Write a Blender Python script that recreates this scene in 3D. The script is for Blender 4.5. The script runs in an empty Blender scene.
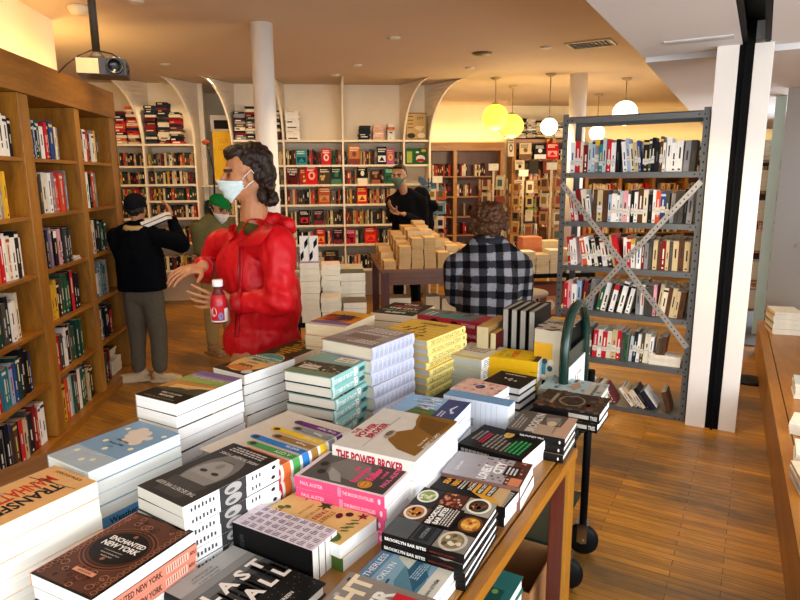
import bpy, bmesh, math, random
from mathutils import Vector, Matrix, Euler, noise
random.seed(7)
C = bpy.context.scene.collection
PI = math.pi
# ------------------------------------------------------------------ camera
F = 620.0; PITCH = math.radians(-11.2); ROLL = math.radians(-0.46); H = 1.58
CAMROT = (Matrix.Rotation(PI/2+PITCH, 3, 'X') @ Matrix.Rotation(ROLL, 3, 'Z'))
cam_d = bpy.data.cameras.new('camera'); cam = bpy.data.objects.new('camera', cam_d); C.objects.link(cam)
cam.matrix_world = Matrix.Translation((0, 0, H)) @ CAMROT.to_4x4()
cam_d.sensor_fit = 'HORIZONTAL'; cam_d.sensor_width = 36; cam_d.lens = 36*F/800
cam_d.clip_start = .03; cam_d.clip_end = 100
bpy.context.scene.camera = cam
def ray(px, py): return CAMROT @ Vector((px-400, 300-py, -F))
def atz(px, py, z):
    d = ray(px, py); return Vector((0, 0, H)) + d*((z-H)/d.z)
def aty(px, py, y):
    d = ray(px, py); return Vector((0, 0, H)) + d*(y/d.y)
# two building directions: u/v (front table, steel shelf, counter), s/b (oak bookcase, rear wall)
UD = Vector((.5, math.sqrt(3)/2, 0)); VD = Vector((math.sqrt(3)/2, -.5, 0))
A0 = math.radians(6.65)
SD = Vector((math.cos(A0), math.sin(A0), 0)); BD = Vector((-math.sin(A0), math.cos(A0), 0))
def UV(u, v, z=0): return UD*u + VD*v + Vector((0, 0, z))
def SB(s, b, z=0): return SD*s + BD*b + Vector((0, 0, z))
def uv(p): return (p.dot(UD), p.dot(VD))
YV = math.radians(-30)     # yaw whose local x is v and local y is u
YS = A0                    # yaw whose local x is s and local y is b
# ------------------------------------------------------------------ colour and materials
def lin(c):
    if isinstance(c, str):
        c = c.lstrip('#'); c = tuple(int(c[i:i+2], 16)/255 for i in (0, 2, 4))
    return tuple((x/12.92 if x <= .04045 else ((x+.055)/1.055)**2.4) for x in c[:3])
def nodes(name):
    m = bpy.data.materials.new(name); m.use_nodes = True
    nt = m.node_tree; b = nt.nodes['Principled BSDF']; return m, nt, b
def N(nt, t, **k):
    n = nt.nodes.new(t)
    for a, v in k.items():
        if a in n.inputs: n.inputs[a].default_value = v
        else: setattr(n, a, v)
    return n
def plain(name, col, rough=.5, metal=0, bump=0, bscale=60, var=.06, vscale=8, stretch=(1, 1, 1), coat=0, spec=.5):
    m, nt, b = nodes(name); L = nt.links.new; b.inputs['Specular IOR Level'].default_value = spec
    tc = N(nt, 'ShaderNodeTexCoord'); mp = N(nt, 'ShaderNodeMapping'); mp.inputs['Scale'].default_value = stretch
    L(tc.outputs['Object'], mp.inputs['Vector'])
    nz = N(nt, 'ShaderNodeTexNoise', Scale=vscale, Detail=4.0); L(mp.outputs['Vector'], nz.inputs['Vector'])
    rp = N(nt, 'ShaderNodeValToRGB'); c = lin(col)
    rp.color_ramp.elements[0].position = .3; rp.color_ramp.elements[1].position = .7
    rp.color_ramp.elements[0].color = tuple(max(0, x*(1-var)) for x in c)+(1,)
    rp.color_ramp.elements[1].color = tuple(min(1, x*(1+var)) for x in c)+(1,)
    L(nz.outputs['Fac'], rp.inputs['Fac']); L(rp.outputs['Color'], b.inputs['Base Color'])
    b.inputs['Roughness'].default_value = rough; b.inputs['Metallic'].default_value = metal
    if coat: b.inputs['Coat Weight'].default_value = coat
    if bump:
        n2 = N(nt, 'ShaderNodeTexNoise', Scale=bscale, Detail=3.0); L(mp.outputs['Vector'], n2.inputs['Vector'])
        bp = N(nt, 'ShaderNodeBump', Strength=bump, Distance=.01); L(n2.outputs['Fac'], bp.inputs['Height']); L(bp.outputs['Normal'], b.inputs['Normal'])
    return m
def painted(name, rough=.4, var=.08, vscale=40, bump=0, bscale=80, stretch=(1, 1, 1), coat=0, lo=None, spec=.3):
    m, nt, b = nodes(name); L = nt.links.new
    at = N(nt, 'ShaderNodeAttribute', attribute_name='paint')
    tc = N(nt, 'ShaderNodeTexCoord'); mp = N(nt, 'ShaderNodeMapping'); mp.inputs['Scale'].default_value = stretch
    L(tc.outputs['Object'], mp.inputs['Vector'])
    nz = N(nt, 'ShaderNodeTexNoise', Scale=vscale, Detail=3.0); L(mp.outputs['Vector'], nz.inputs['Vector'])
    mr = N(nt, 'ShaderNodeMapRange'); mr.inputs['From Min'].default_value = .3; mr.inputs['From Max'].default_value = .7
    mr.inputs['To Min'].default_value = 1-var if lo is None else lo; mr.inputs['To Max'].default_value = 1+var
    L(nz.outputs['Fac'], mr.inputs['Value'])
    vm = N(nt, 'ShaderNodeVectorMath', operation='MULTIPLY'); L(at.outputs['Color'], vm.inputs[0]); L(mr.outputs['Result'], vm.inputs[1])
    L(vm.outputs['Vector'], b.inputs['Base Color'])
    b.inputs['Roughness'].default_value = rough; b.inputs['Specular IOR Level'].default_value = spec
    if coat: b.inputs['Coat Weight'].default_value = coat; b.inputs['Coat Roughness'].default_value = .15
    if bump:
        n2 = N(nt, 'ShaderNodeTexNoise', Scale=bscale, Detail=3.0); L(mp.outputs['Vector'], n2.inputs['Vector'])
        bp = N(nt, 'ShaderNodeBump', Strength=bump, Distance=.01); L(n2.outputs['Fac'], bp.inputs['Height']); L(bp.outputs['Normal'], b.inputs['Normal'])
    return m
def wood(name, dark, light, axis='z', rough=.4, fine=1.0, coat=.15):
    m, nt, b = nodes(name); L = nt.links.new
    tc = N(nt, 'ShaderNodeTexCoord'); mp = N(nt, 'ShaderNodeMapping')
    st = {'x': (1.2, 9, 9), 'y': (9, 1.2, 9), 'z': (9, 9, 1.2)}[axis]
    mp.inputs['Scale'].default_value = tuple(q*fine for q in st); L(tc.outputs['Object'], mp.inputs['Vector'])
    n1 = N(nt, 'ShaderNodeTexNoise', Scale=1.3, Detail=7.0, Roughness=.62, Distortion=.7); L(mp.outputs['Vector'], n1.inputs['Vector'])
    n2 = N(nt, 'ShaderNodeTexNoise', Scale=14.0, Detail=3.0); L(mp.outputs['Vector'], n2.inputs['Vector'])
    ad = N(nt, 'ShaderNodeMath', operation='MULTIPLY_ADD'); ad.inputs[1].default_value = .35; L(n2.outputs['Fac'], ad.inputs[0]); L(n1.outputs['Fac'], ad.inputs[2])
    rp = N(nt, 'ShaderNodeValToRGB'); rp.color_ramp.elements[0].position = .45; rp.color_ramp.elements[1].position = .9
    rp.color_ramp.elements[0].color = lin(dark)+(1,); rp.color_ramp.elements[1].color = lin(light)+(1,)
    L(ad.outputs[0], rp.inputs['Fac']); L(rp.outputs['Color'], b.inputs['Base Color'])
    b.inputs['Roughness'].default_value = rough; b.inputs['Coat Weight'].default_value = coat; b.inputs['Coat Roughness'].default_value = .25
    bp = N(nt, 'ShaderNodeBump', Strength=.12, Distance=.004); L(n2.outputs['Fac'], bp.inputs['Height']); L(bp.outputs['Normal'], b.inputs['Normal'])
    return m
def glow(name, col, s):
    m, nt, b = nodes(name); b.inputs['Base Color'].default_value = lin(col)+(1,)
    b.inputs['Emission Color'].default_value = lin(col)+(1,); b.inputs['Emission Strength'].default_value = s
    return m
M = dict(
    cover=painted('printed_cover', .5, .04, 30, spec=.14), matte=painted('printed_matte', .65, .06, 25, spec=.1),
    pages=painted('page_edges', .8, .07, 6, stretch=(1, 1, 70)), paint=painted('painted_surface', .5, .05, 12),
    pagesx=painted('page_edges_upright', .8, .07, 6, stretch=(70, 1, 1)),
    oak_x=wood('oak_grain_x', '#7a480c', '#b0721a', 'x'), oak_y=wood('oak_grain_y', '#7a480c', '#b0721a', 'y'), oak_z=wood('oak_grain_z', '#7e4b0e', '#b57a20', 'z'),
    teak=wood('teak_top', '#6d431d', '#ab7637', 'y', .35), redwood=wood('red_stained_wood', '#3a120a', '#64240f', 'z', .4),
    brown=wood('brown_table_wood', '#4d2712', '#7f4a24', 'x'), ply=wood('counter_veneer', '#8a5716', '#bb7d26', 'y', .38, .5, .1),
    wall=plain('cream_wall_paint', '#f0e2c4', .8, var=.02, bump=.03), niche=plain('ivory_paint', '#ecdcc2', .6, var=.02),
    ceiling=plain('ceiling_paint', '#cfb69a', .85, var=.02, vscale=2), wceil=plain('white_ceiling_paint', '#e4e4e6', .8, var=.02, vscale=2),
    white=plain('white_panel_paint', '#eae4dc', .45, var=.025, vscale=3), black=plain('black_steel', '#060607', .6, 0, var=.2, spec=.1),
    steel=plain('grey_shelf_steel', '#626566', .42, .4, var=.06), strap=plain('pale_galvanised_steel', '#a9a49c', .4, .6, var=.08),
    green=plain('dark_green_enamel', '#0f2f27', .25, .1, var=.08), chrome=plain('chrome', '#c9cbd0', .18, 1, var=.03),
    rubber=plain('black_rubber', '#0b0b0c', .5, 0, var=.2, spec=.2), card=plain('cardboard', '#9a6a3c', .75, var=.08, vscale=12),
    taupe=plain('taupe_panel', '#8d8378', .3, 0, var=.04, vscale=2), mint=plain('mint_frame_paint', '#c2dbd6', .4, var=.03),
    skin=painted('skin', .5, .05, 30, bump=.05, bscale=200), cloth=painted('woven_cloth', .9, .08, 60, bump=.35, bscale=260, spec=.08),
    shell=painted('nylon_shell', .5, .04, 5, bump=.12, bscale=12), hair=painted('hair', .45, .35, 50, bump=.6, bscale=120, stretch=(1, 1, .35)),
    mask=painted('mask_fabric', .8, .03, 60), plastic=painted('moulded_plastic', .3, .04, 20, coat=.3),
    globe_y=glow('yellow_glass_glow', '#ffe34a', 1.25), globe_w=glow('white_glass_glow', '#fff3d6', 2.2), lens=glow('downlight_glow', '#ffe2a8', 5),
)
# ------------------------------------------------------------------ mesh builder
class MB:
    def __init__(s): s.v = []; s.f = []; s.c = []; s.sm = []; s.mi = []
    def add(s, verts, faces, col=(.5, .5, .5), smooth=False, X=None, mi=0):
        o = len(s.v); col = lin(col) if isinstance(col, str) else col
        s.v += [tuple(X @ Vector(p)) if X else tuple(p) for p in verts]
        for f in faces: s.f.append([i+o for i in f]); s.c.append(col); s.sm.append(smooth); s.mi.append(mi)
    def box(s, a, b, col=(.5, .5, .5), X=None, cols=None, mi=0):
        x0, y0, z0 = a; x1, y1, z1 = b
        vs = [(x0,y0,z0),(x1,y0,z0),(x1,y1,z0),(x0,y1,z0),(x0,y0,z1),(x1,y0,z1),(x1,y1,z1),(x0,y1,z1)]
        fs = [(3,2,1,0),(4,5,6,7),(0,1,5,4),(2,3,7,6),(1,2,6,5),(3,0,4,7)]   # bottom top -y +y +x -x
        if cols:
            for f, c in zip(fs, cols): s.add(vs, [f], c, X=X, mi=mi)
        else: s.add(vs, fs, col, X=X, mi=mi)
    def lathe(s, prof, n=24, col=(.5,.5,.5), X=None, smooth=True, cols=None, mi=0):
        vs = []; 
        for r, z in prof:
            for i in range(n): a = 2*PI*i/n; vs.append((r*math.cos(a), r*math.sin(a), z))
        for k in range(len(prof)-1):
            fs = [(k*n+i, k*n+(i+1) % n, (k+1)*n+(i+1) % n, (k+1)*n+i) for i in range(n)]
            s.add(vs if k == 0 else [], [], col, X=X)
            base = len(s.v)-len(vs)
            cc = cols[k] if cols else col; cc = lin(cc) if isinstance(cc, str) else cc
            for f in fs: s.f.append([q+base for q in f]); s.c.append(cc); s.sm.append(smooth); s.mi.append(mi)
        base = len(s.v)-len(vs)
        if prof[0][0] > 1e-5:
            s.f.append([base+i for i in range(n)][::-1]); s.c.append(lin(cols[0]) if cols and isinstance(cols[0], str) else (lin(col) if isinstance(col, str) else col)); s.sm.append(False); s.mi.append(mi)
        if prof[-1][0] > 1e-5:
            k = (len(prof)-1)*n
            s.f.append([base+k+i for i in range(n)]); s.c.append(lin(cols[-1]) if cols and isinstance(cols[-1], str) else (lin(col) if isinstance(col, str) else col)); s.sm.append(False); s.mi.append(mi)
    def tube(s, pts, r, n=10, col=(.5,.5,.5), X=None, closed=False, mi=0):
        pts = [Vector(p) for p in pts]; m = len(pts); vs = []
        up = Vector((0, 0, 1)); prev = None
        for i, p in enumerate(pts):
            if closed: t = pts[(i+1) % m]-pts[i-1]
            else: t = pts[min(i+1, m-1)]-pts[max(i-1, 0)]
            t.normalize()
            if prev is None:
                a = t.cross(up); 
                if a.length < .05: a = t.cross(Vector((1, 0, 0)))
            else: a = prev - t*prev.dot(t)
            a.normalize(); prev = a; b = t.cross(a)
            rr = r[i] if isinstance(r, (list, tuple)) else r
            for k in range(n): q = 2*PI*k/n; vs.append(p+(a*math.cos(q)+b*math.sin(q))*rr)
        fs = []
        for i in range(m if closed else m-1):
            j = (i+1) % m
            fs += [(i*n+k, i*n+(k+1) % n, j*n+(k+1) % n, j*n+k) for k in range(n)]
        s.add(vs, fs, col, True, X, mi)
        if not closed:
            o = len(s.v)-len(vs); cc = lin(col) if isinstance(col, str) else col
            s.f.append([o+k for k in range(n)][::-1]); s.f.append([o+(m-1)*n+k for k in range(n)])
            s.c += [cc, cc]; s.sm += [False, False]; s.mi += [mi, mi]
    def prism(s, poly, z0, z1, col=(.5,.5,.5), X=None, mi=0):
        n = len(poly); vs = [(x, y, z0) for x, y in poly]+[(x, y, z1) for x, y in poly]
        fs = [tuple(range(n))[::-1], tuple(range(n, 2*n))]+[(i, (i+1) % n, n+(i+1) % n, n+i) for i in range(n)]
        s.add(vs, fs, col, X=X, mi=mi)
    def ell(s, c, r, n=12, col=(.5,.5,.5), X=None, R=None):
        vs = []; m = n//2+2; c = Vector(c)
        for j in range(1, m-1):
            t = PI*j/(m-1)
            for i in range(n):
                a = 2*PI*i/n; q = Vector((r[0]*math.sin(t)*math.cos(a), r[1]*math.sin(t)*math.sin(a), r[2]*math.cos(t)))
                vs.append(c+(R @ q if R else q))
        fs = [((j+1)*n+i, (j+1)*n+(i+1) % n, j*n+(i+1) % n, j*n+i) for j in range(m-3) for i in range(n)]
        a = len(vs); q = Vector((0, 0, r[2])); vs.append(c+(R @ q if R else q)); vs.append(c-(R @ q if R else q))
        fs += [(a, i, (i+1) % n) for i in range(n)]+[(a+1, (m-3)*n+(i+1) % n, (m-3)*n+i) for i in range(n)]
        s.add(vs, fs, col, True, X)
    def cap(s, a, b, ra, rb, n=12):
        a = Vector(a); b = Vector(b); s.ell(a, (ra,)*3, n); s.ell(b, (rb,)*3, n)
        if (b-a).length > 1e-4: s.tube([a, b], [ra, rb], n)
    def mesh(s, name):
        me = bpy.data.meshes.new(name); me.from_pydata(s.v, [], s.f)
        me.polygons.foreach_set('use_smooth', s.sm); me.polygons.foreach_set('material_index', s.mi)
        at = me.color_attributes.new('paint', 'FLOAT_COLOR', 'CORNER'); buf = []
        for p, c in zip(s.f, s.c): buf += list(c[:3]+(1,))*len(p)
        at.data.foreach_set('color', buf); me.update(); return me
    def build(s, name, mat, parent=None, loc=(0,0,0), yaw=0, bevel=0, mw=None):
        me = s.mesh(name)
        for m in (mat if isinstance(mat, (list, tuple)) else [mat]): me.materials.append(m)
        if bevel:
            bm = bmesh.new(); bm.from_mesh(me)
            ed = [e for e in bm.edges if len(e.link_faces) == 2 and e.calc_face_angle(0) > .6]
            bmesh.ops.bevel(bm, geom=ed, offset=bevel, segments=2, affect='EDGES', profile=.6, clamp_overlap=True)
            bm.to_mesh(me); bm.free()
        o = bpy.data.objects.new(name, me); C.objects.link(o)
        if parent is not None: o.parent = parent
        if mw is not None: o.matrix_world = mw
        else: o.location = loc; o.rotation_euler = (0, 0, yaw)
        return o
LABELS = {}
def tag(o, label=None, cat=None, group=None, kind=None):
    if label:
        if label in LABELS and not group: print('DUP LABEL', label)
        if not 4 <= len(label.split()) <= 16: print('LONG LABEL', len(label.split()), label)
        LABELS[label] = 1; o['label'] = label
    if cat: o['category'] = cat
    if group: o['group'] = group
    if kind: o['kind'] = kind
    return o
def empty(name, loc=(0,0,0), yaw=0, label=None, cat=None, group=None):
    o = bpy.data.objects.new(name, None); C.objects.link(o); o.empty_display_size = .05
    o.location = loc; o.rotation_euler = (0, 0, yaw); return tag(o, label, cat, group)
def struct(name, mb, mat, loc=(0,0,0), yaw=0, parent=None):
    o = mb.build(name, mat, parent, loc, yaw)
    if parent is None: o['kind'] = 'structure'
    return o
def B(a, b, col=(.5,.5,.5)): m = MB(); m.box(a, b, col); return m
# ------------------------------------------------------------------ lettering
_T = {}
def glyphs(s, bold=.02):
    k = (s, bold)
    if k not in _T:
        cu = bpy.data.curves.new('t', 'FONT'); cu.body = s; cu.size = 1; cu.resolution_u = 2; cu.offset = bold; cu.align_x = 'CENTER'; cu.space_line = .8
        o = bpy.data.objects.new('t', cu); C.objects.link(o); dg = bpy.context.evaluated_depsgraph_get(); dg.update()
        me = bpy.data.meshes.new_from_object(o.evaluated_get(dg)); vs = [(v.co.x, v.co.y) for v in me.vertices]; fs = [tuple(p.vertices) for p in me.polygons]
        bpy.data.objects.remove(o); bpy.data.curves.remove(cu); bpy.data.meshes.remove(me)
        x0 = min(v[0] for v in vs); x1 = max(v[0] for v in vs); y0 = min(v[1] for v in vs); y1 = max(v[1] for v in vs)
        _T[k] = ([((x-(x0+x1)/2)/(y1-y0), (y-(y0+y1)/2)/(y1-y0)) for x, y in vs], fs, (x1-x0)/(y1-y0))
    return _T[k]
class Face:
    """paints printed matter on one flat or gently curved face: fm(x, y, k) maps metres on the face + layer to 3-D"""
    def __init__(s, mb, w, h, fm): s.mb = mb; s.w = w; s.h = h; s.fm = fm; s.k = 1
    def put(s, pts, faces, c):
        s.mb.add([s.fm(x, y, s.k) for x, y in pts], faces, c); s.k += 1
    def rect(s, x0, y0, x1, y1, c, n=1):
        W, Hh = s.w, s.h; pts = []; fs = []
        for i in range(n+1):
            y = (y0+(y1-y0)*i/n)*Hh; pts += [(x0*W, y), (x1*W, y)]
        fs = [(2*i, 2*i+1, 2*i+3, 2*i+2) for i in range(n)]
        s.put(pts, fs, c)
    def poly(s, P, c): s.put([(x*s.w, y*s.h) for x, y in P], [tuple(range(len(P)))], c)
    def ell(s, cx, cy, rx, ry, c, n=20, a=0):
        P = []
        for i in range(n):
            t = 2*PI*i/n; x = rx*s.w*math.cos(t); y = ry*s.h*math.sin(t)
            P.append((cx*s.w+x*math.cos(a)-y*math.sin(a), cy*s.h+x*math.sin(a)+y*math.cos(a)))
        s.put(P, [tuple(range(n))], c)
    def ring(s, cx, cy, rx, ry, th, c, n=40):
        P = []
        for i in range(n):
            t = 2*PI*i/n; P.append(((cx+rx*math.cos(t))*s.w, (cy+ry*math.sin(t))*s.h)); P.append(((cx+(rx-th)*math.cos(t))*s.w, (cy+(ry-th)*math.sin(t))*s.h))
        s.put(P, [(2*i, (2*i+2) % (2*n), (2*i+3) % (2*n), 2*i+1) for i in range(n)], c)
    def txt(s, t, cx, cy, hgt, c, maxw=.9, bold=.02, a=0, stretch=True):
        vs, fs, asp = glyphs(t, bold); hh = hgt*s.h; sx = hh
        lim = maxw*(s.w if abs(math.sin(a)) < .5 else s.h)
        if asp*sx > lim or (stretch and False): sx = lim/asp
        ca, sa = math.cos(a), math.sin(a)
        s.put([(cx*s.w+x*sx*ca-y*hh*sa, cy*s.h+x*sx*sa+y*hh*ca) for x, y in vs], fs, c)
    def lines(s, x0, x1, y0, y1, n, c, rag=.25, rnd=random):
        for i in range(n):
            y = y1-(y1-y0)*(i+.5)/n; hh = (y1-y0)/n*.26; x = x0
            xe = x1-rnd.random()*rag*(x1-x0)
            while x < xe:
                l = rnd.uniform(.06, .16)*(x1-x0); s.rect(x, y-hh, min(x+l, xe), y+hh, c); s.k -= 1; x += l+.025*(x1-x0)
        s.k += 1
# ================================================================== BOOKS THAT LIE IN STACKS
CREAM = '#efe6d2'; PAGE = '#e9e4da'; WHITEP = '#f3f1ec'
def book_meshes(w, h, t, hard, cov, spine, art, sart, page=PAGE, back=None):
    """cover + page block in local space: x reading direction, y up the cover, z thickness, spine at -x"""
    b = .0028 if hard else .0009; oh = .0035 if hard else 0
    bulge = .35*t*.3 if hard else 0
    back = back or cov
    m = MB()
    W, Hh = w/2, h/2
    # boards
    m.box((-W+.002, -Hh, 0), (W, Hh, b), cols=[back]*6)
    m.box((-W+.002, -Hh, t-b), (W, Hh, t), cols=[back, cov, cov, cov, cov, spine])
    # rounded spine
    n = 6 if hard else 1; th = b if hard else .0012
    def sx(z, inner=False): return -W+(.0015 if inner else 0)+th*inner-bulge*(1-(2*z/t-1)**2)
    vs = []
    for i in range(n+1):
        z = t*i/n; vs += [(sx(z), -Hh, z), (sx(z), Hh, z), (sx(z, True), Hh, z), (sx(z, True), -Hh, z)]
    fs = []
    for i in range(n):
        o = 4*i; fs += [(o, o+4, o+5, o+1), (o+1, o+5, o+6, o+2), (o+3, o+2, o+6, o+7), (o, o+3, o+7, o+4)]
    fs += [(0, 1, 2, 3), (4*n, 4*n+3, 4*n+2, 4*n+1)]
    m.add(vs, fs, spine, smooth=False)
    if art:
        art(Face(m, w, h, lambda x, y, k: (-W+x, -Hh+y, t+.00012*k)))
    if sart:
        sart(Face(m, h, t, lambda x, y, k: (sx(y)-(.0007 if hard else .0002)-.00012*k, Hh-x, y)))
    p = MB(); p.box((-W+.003, -Hh+oh, b), (W-oh, Hh-oh, t-b), page)
    return m.mesh('cover'), p.mesh('page_block')
ORD = ['topmost', 'second', 'third', 'fourth', 'fifth', 'sixth', 'seventh', 'eighth', 'ninth', 'tenth', 'eleventh', 'twelfth']
STACKS = {}
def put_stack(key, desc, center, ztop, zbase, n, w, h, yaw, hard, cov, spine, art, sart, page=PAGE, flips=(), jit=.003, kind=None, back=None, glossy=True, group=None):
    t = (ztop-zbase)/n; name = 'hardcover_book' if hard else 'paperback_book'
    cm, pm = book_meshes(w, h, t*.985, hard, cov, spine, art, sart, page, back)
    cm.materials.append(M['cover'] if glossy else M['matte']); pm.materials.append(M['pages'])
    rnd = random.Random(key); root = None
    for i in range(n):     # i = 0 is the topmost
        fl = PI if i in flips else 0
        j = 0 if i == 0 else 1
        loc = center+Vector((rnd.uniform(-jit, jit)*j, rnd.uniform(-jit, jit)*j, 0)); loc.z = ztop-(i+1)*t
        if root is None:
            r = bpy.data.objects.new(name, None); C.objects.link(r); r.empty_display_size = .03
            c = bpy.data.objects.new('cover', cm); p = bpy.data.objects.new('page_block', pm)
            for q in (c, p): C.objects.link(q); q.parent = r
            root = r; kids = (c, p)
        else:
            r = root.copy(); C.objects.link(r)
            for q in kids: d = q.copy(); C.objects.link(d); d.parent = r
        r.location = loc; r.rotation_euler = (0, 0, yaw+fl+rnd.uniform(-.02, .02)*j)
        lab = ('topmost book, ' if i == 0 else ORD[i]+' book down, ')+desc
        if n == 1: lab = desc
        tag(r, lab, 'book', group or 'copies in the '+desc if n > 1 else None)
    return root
def fit(L, Bc, R, z, w=None, d=None):
    l, b, r = [Vector(uv(atz(*q, z))).yx for q in (L, Bc, R)]      # (v, u)
    l, b, r = [Vector((q[0], q[1])) for q in (l, b, r)]
    e = b-l; th = max(-.09, min(.09, math.atan2(e.y, e.x)))
    w = w or e.length; d = d or (r-b).length
    off = Matrix.Rotation(th, 2) @ Vector((-w/2, d/2)); c = b+off
    return UV(c.y, c.x), w, d, th
TZ = .83
def stack(key, desc, L, Bc, R, z, n, rot, hard, cov, spine, art=None, sart=None, w=None, d=None, base=TZ, **k):
    c, ww, dd, th = fit(L, Bc, R, z, w, d)
    bw, bh = (ww, dd) if rot % 180 == 0 else (dd, ww)
    STACKS[key] = (c, ww, dd)
    return put_stack(key, desc, c, z, base, n, bw, bh, YV+th+math.radians(rot), hard, cov, spine, art, sart, **k)

def a_enchanted(f):
    f.rect(.03, .02, .97, .98, '#5e3524')
    for i, r in enumerate([.46, .435, .41, .385]): f.ring(.5, .53, r, r*.62, .008, ['#8e5640', '#2a1a15'][i % 2])
    rnd = random.Random(3)
    for i in range(46):
        x = rnd.uniform(.06, .94); y = rnd.choice([rnd.uniform(.04, .24), rnd.uniform(.8, .96)]); q = rnd.uniform(.02, .06)
        f.ring(x, y, q, q*.66, .008, rnd.choice(['#b07455', '#2a1a15', '#96593f']), 16); f.k -= 1
    for i in range(16):
        y = .06+i*.058; f.ring(.07, y, .04, .026, .009, '#a3674b', 12); f.ring(.93, y, .04, .026, .009, '#a3674b', 12); f.k -= 2
    f.k += 2
    f.ell(.5, .53, .36, .21, '#181311', 36)
    f.txt('ENCHANTED', .5, .62, .055, '#f6f1ea', .56, .035); f.txt('NEW YORK', .5, .545, .062, '#f6f1ea', .58, .04)
    for i, q in enumerate(['A JOURNEY ALONG BROADWAY', 'THROUGH MANHATTAN’S', 'MAGICAL PAST']): f.txt(q, .5, .475-i*.035, .013, '#e8dccd', .5, .01)
    f.ell(.5, .7, .03, .02, '#a3674b'); f.ell(.5, .37, .03, .02, '#a3674b')
    f.rect(.37, .17, .7, .215, '#e79a78'); f.txt('KEVIN DANN', .535, .192, .018, '#4a251a', .28)
def s_enchanted(f):
    f.txt('ENCHANTED NEW YORK', .34, .5, .5, '#3c2019', .56, .02); f.rect(.66, .2, .9, .8, '#f0c6b2')
    for i in range(9): f.rect(.67+i*.025, .25, .68+i*.025, .75, '#b5563f'); f.k -= 1
    f.k += 1; f.txt('NYU', .95, .5, .3, '#3c2019', .06)
stack('enchanted', 'brown ornate stack with black oval title, front left of the table', (29.5,572.5), (91,600), (194,531), .93, 4, 0, False, '#140f0e', '#dc8a72', a_enchanted, s_enchanted, flips=(1, 2), page='#f1eee8')
def a_transfer(f):
    f.txt('JOHN DOS PASSOS', .5, .94, .04, '#3b2b1c', .8)
    f.txt('MANHATTAN', .36, .55, .17, '#d8482a', .62, .03, a=-PI/2); f.txt('TRANSFER', .66, .5, .15, '#23282c', .62, .03, a=-PI/2)
    f.poly([(.05, .76), (.95, .83), (.95, .835), (.05, .77)], '#4a3a2c'); f.ring(.5, .75, .25, .06, .008, '#6b5a48'); f.ring(.2, .3, .15, .2, .008, '#a8b8b8')
    for i in range(7): f.rect(.1+i*.12, .05, .17+i*.12, .12+.05*(i % 3), '#5a4b3d'); f.k -= 1
stack('transfer', 'orange-covered cream-paged stack at the left picture edge', (40,470), (97,481), (96,480), 1.0, 5, 0, False, '#efb877', '#d8cbb2', a_transfer, None, w=.142, d=.24, page='#eff0e2', jit=.002) if False else None
c0 = uv(atz(97, 481, 1.0))
put_stack('transfer', 'orange-covered cream-paged stack at the left picture edge', UV(c0[0]-.118, c0[1]-.071), 1.0, TZ, 5, .142, .235, YV, False, '#efb877', '#d8cbb2', a_transfer, None, page='#f0efe2', jit=.002, back='#efeadb')
def a_weather(f):
    f.rect(0, 0, 1, .3, '#b4c3cc'); f.rect(0, .3, 1, 1, '#86a9c6')
    for x, y, r in [(.45,.72,.13),(.55,.8,.12),(.62,.7,.12),(.4,.85,.1),(.7,.62,.1),(.52,.62,.1),(.33,.78,.08),(.75,.75,.07)]: f.ell(x, y, r, r*.66, '#e6d8c6', 16); f.k -= 1
    f.k += 1
    for x, y in [(.2,.22),(.7,.17),(.25,.5),(.5,.38),(.85,.5),(.15,.8),(.9,.86),(.55,.12)]: f.ell(x, y, .045, .03, '#f4f0c8', 14); f.k -= 1
    f.k += 1
    for i in range(5): f.rect(.12+i*.03, .28-i*.01, .75-i*.05, .284-i*.01, '#dfe8ec'); f.rect(.12+i*.03, .06, .125+i*.03, .28-i*.01, '#dfe8ec'); f.k -= 2
    f.txt('Weather', .5, .58, .04, '#20303c', .4); f.txt('Jenny Offill', .5, .5, .045, '#20303c', .5); f.txt('a novel', .5, .44, .02, '#20303c', .2)
def s_weather(f): f.txt('Weather', .3, .5, .5, '#173250', .3); f.txt('OFFILL', .6, .5, .4, '#e8f2f8', .2); f.rect(.85, .2, .95, .8, '#2c70b8')
stack('weather', 'pale blue cloud-and-dots cover stack, left side of the table', (47,455), (88,472), (178,433), 1.0, 6, 0, False, '#8fb0ca', '#5fa3da', a_weather, s_weather, flips=(4,), page='#f2f5ee', jit=.002)
def a_mandel(f):
    f.rect(0, 0, 1, 1, '#4b4a36'); f.rect(0, .5, 1, 1, '#8fa35e'); f.rect(0, .72, 1, 1, '#a98fae'); f.rect(0, .86, 1, 1, '#7d6a92')
    f.poly([(0,.3),(.3,.42),(.6,.38),(1,.55),(1,.64),(.5,.6),(0,.7)], '#c98f4a'); f.poly([(.2,.35),(.7,.45),(1,.5),(1,.56),(.5,.5),(.2,.48)], '#e8bb78'); f.rect(0, 0, 1, .27, '#1f1a14')
    f.poly([(0,.6),(.6,.62),(1,.7),(1,.8),(.4,.74),(0,.78)], '#9fb35a')
    f.txt('EMILY ST. JOHN', .55, .2, .045, '#ded7c8', .75, .03); f.txt('MANDEL', .55, .135, .045, '#ded7c8', .5, .03); f.txt('THE GLASS HOTEL', .5, .78, .05, '#e7e3c2', .8, .01); f.txt('A NOVEL BY THE AUTHOR OF STATION ELEVEN', .5, .05, .016, '#c8c0a0', .8, .01)
stack('mandel', 'dusky green and purple landscape cover stack, left rear of the table', (135,394), (176,404), (245,379), 1.05, 7, 0, False, '#4b4a36', '#a8a090', a_mandel, None, page='#f4f2f0', jit=.004)
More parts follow.
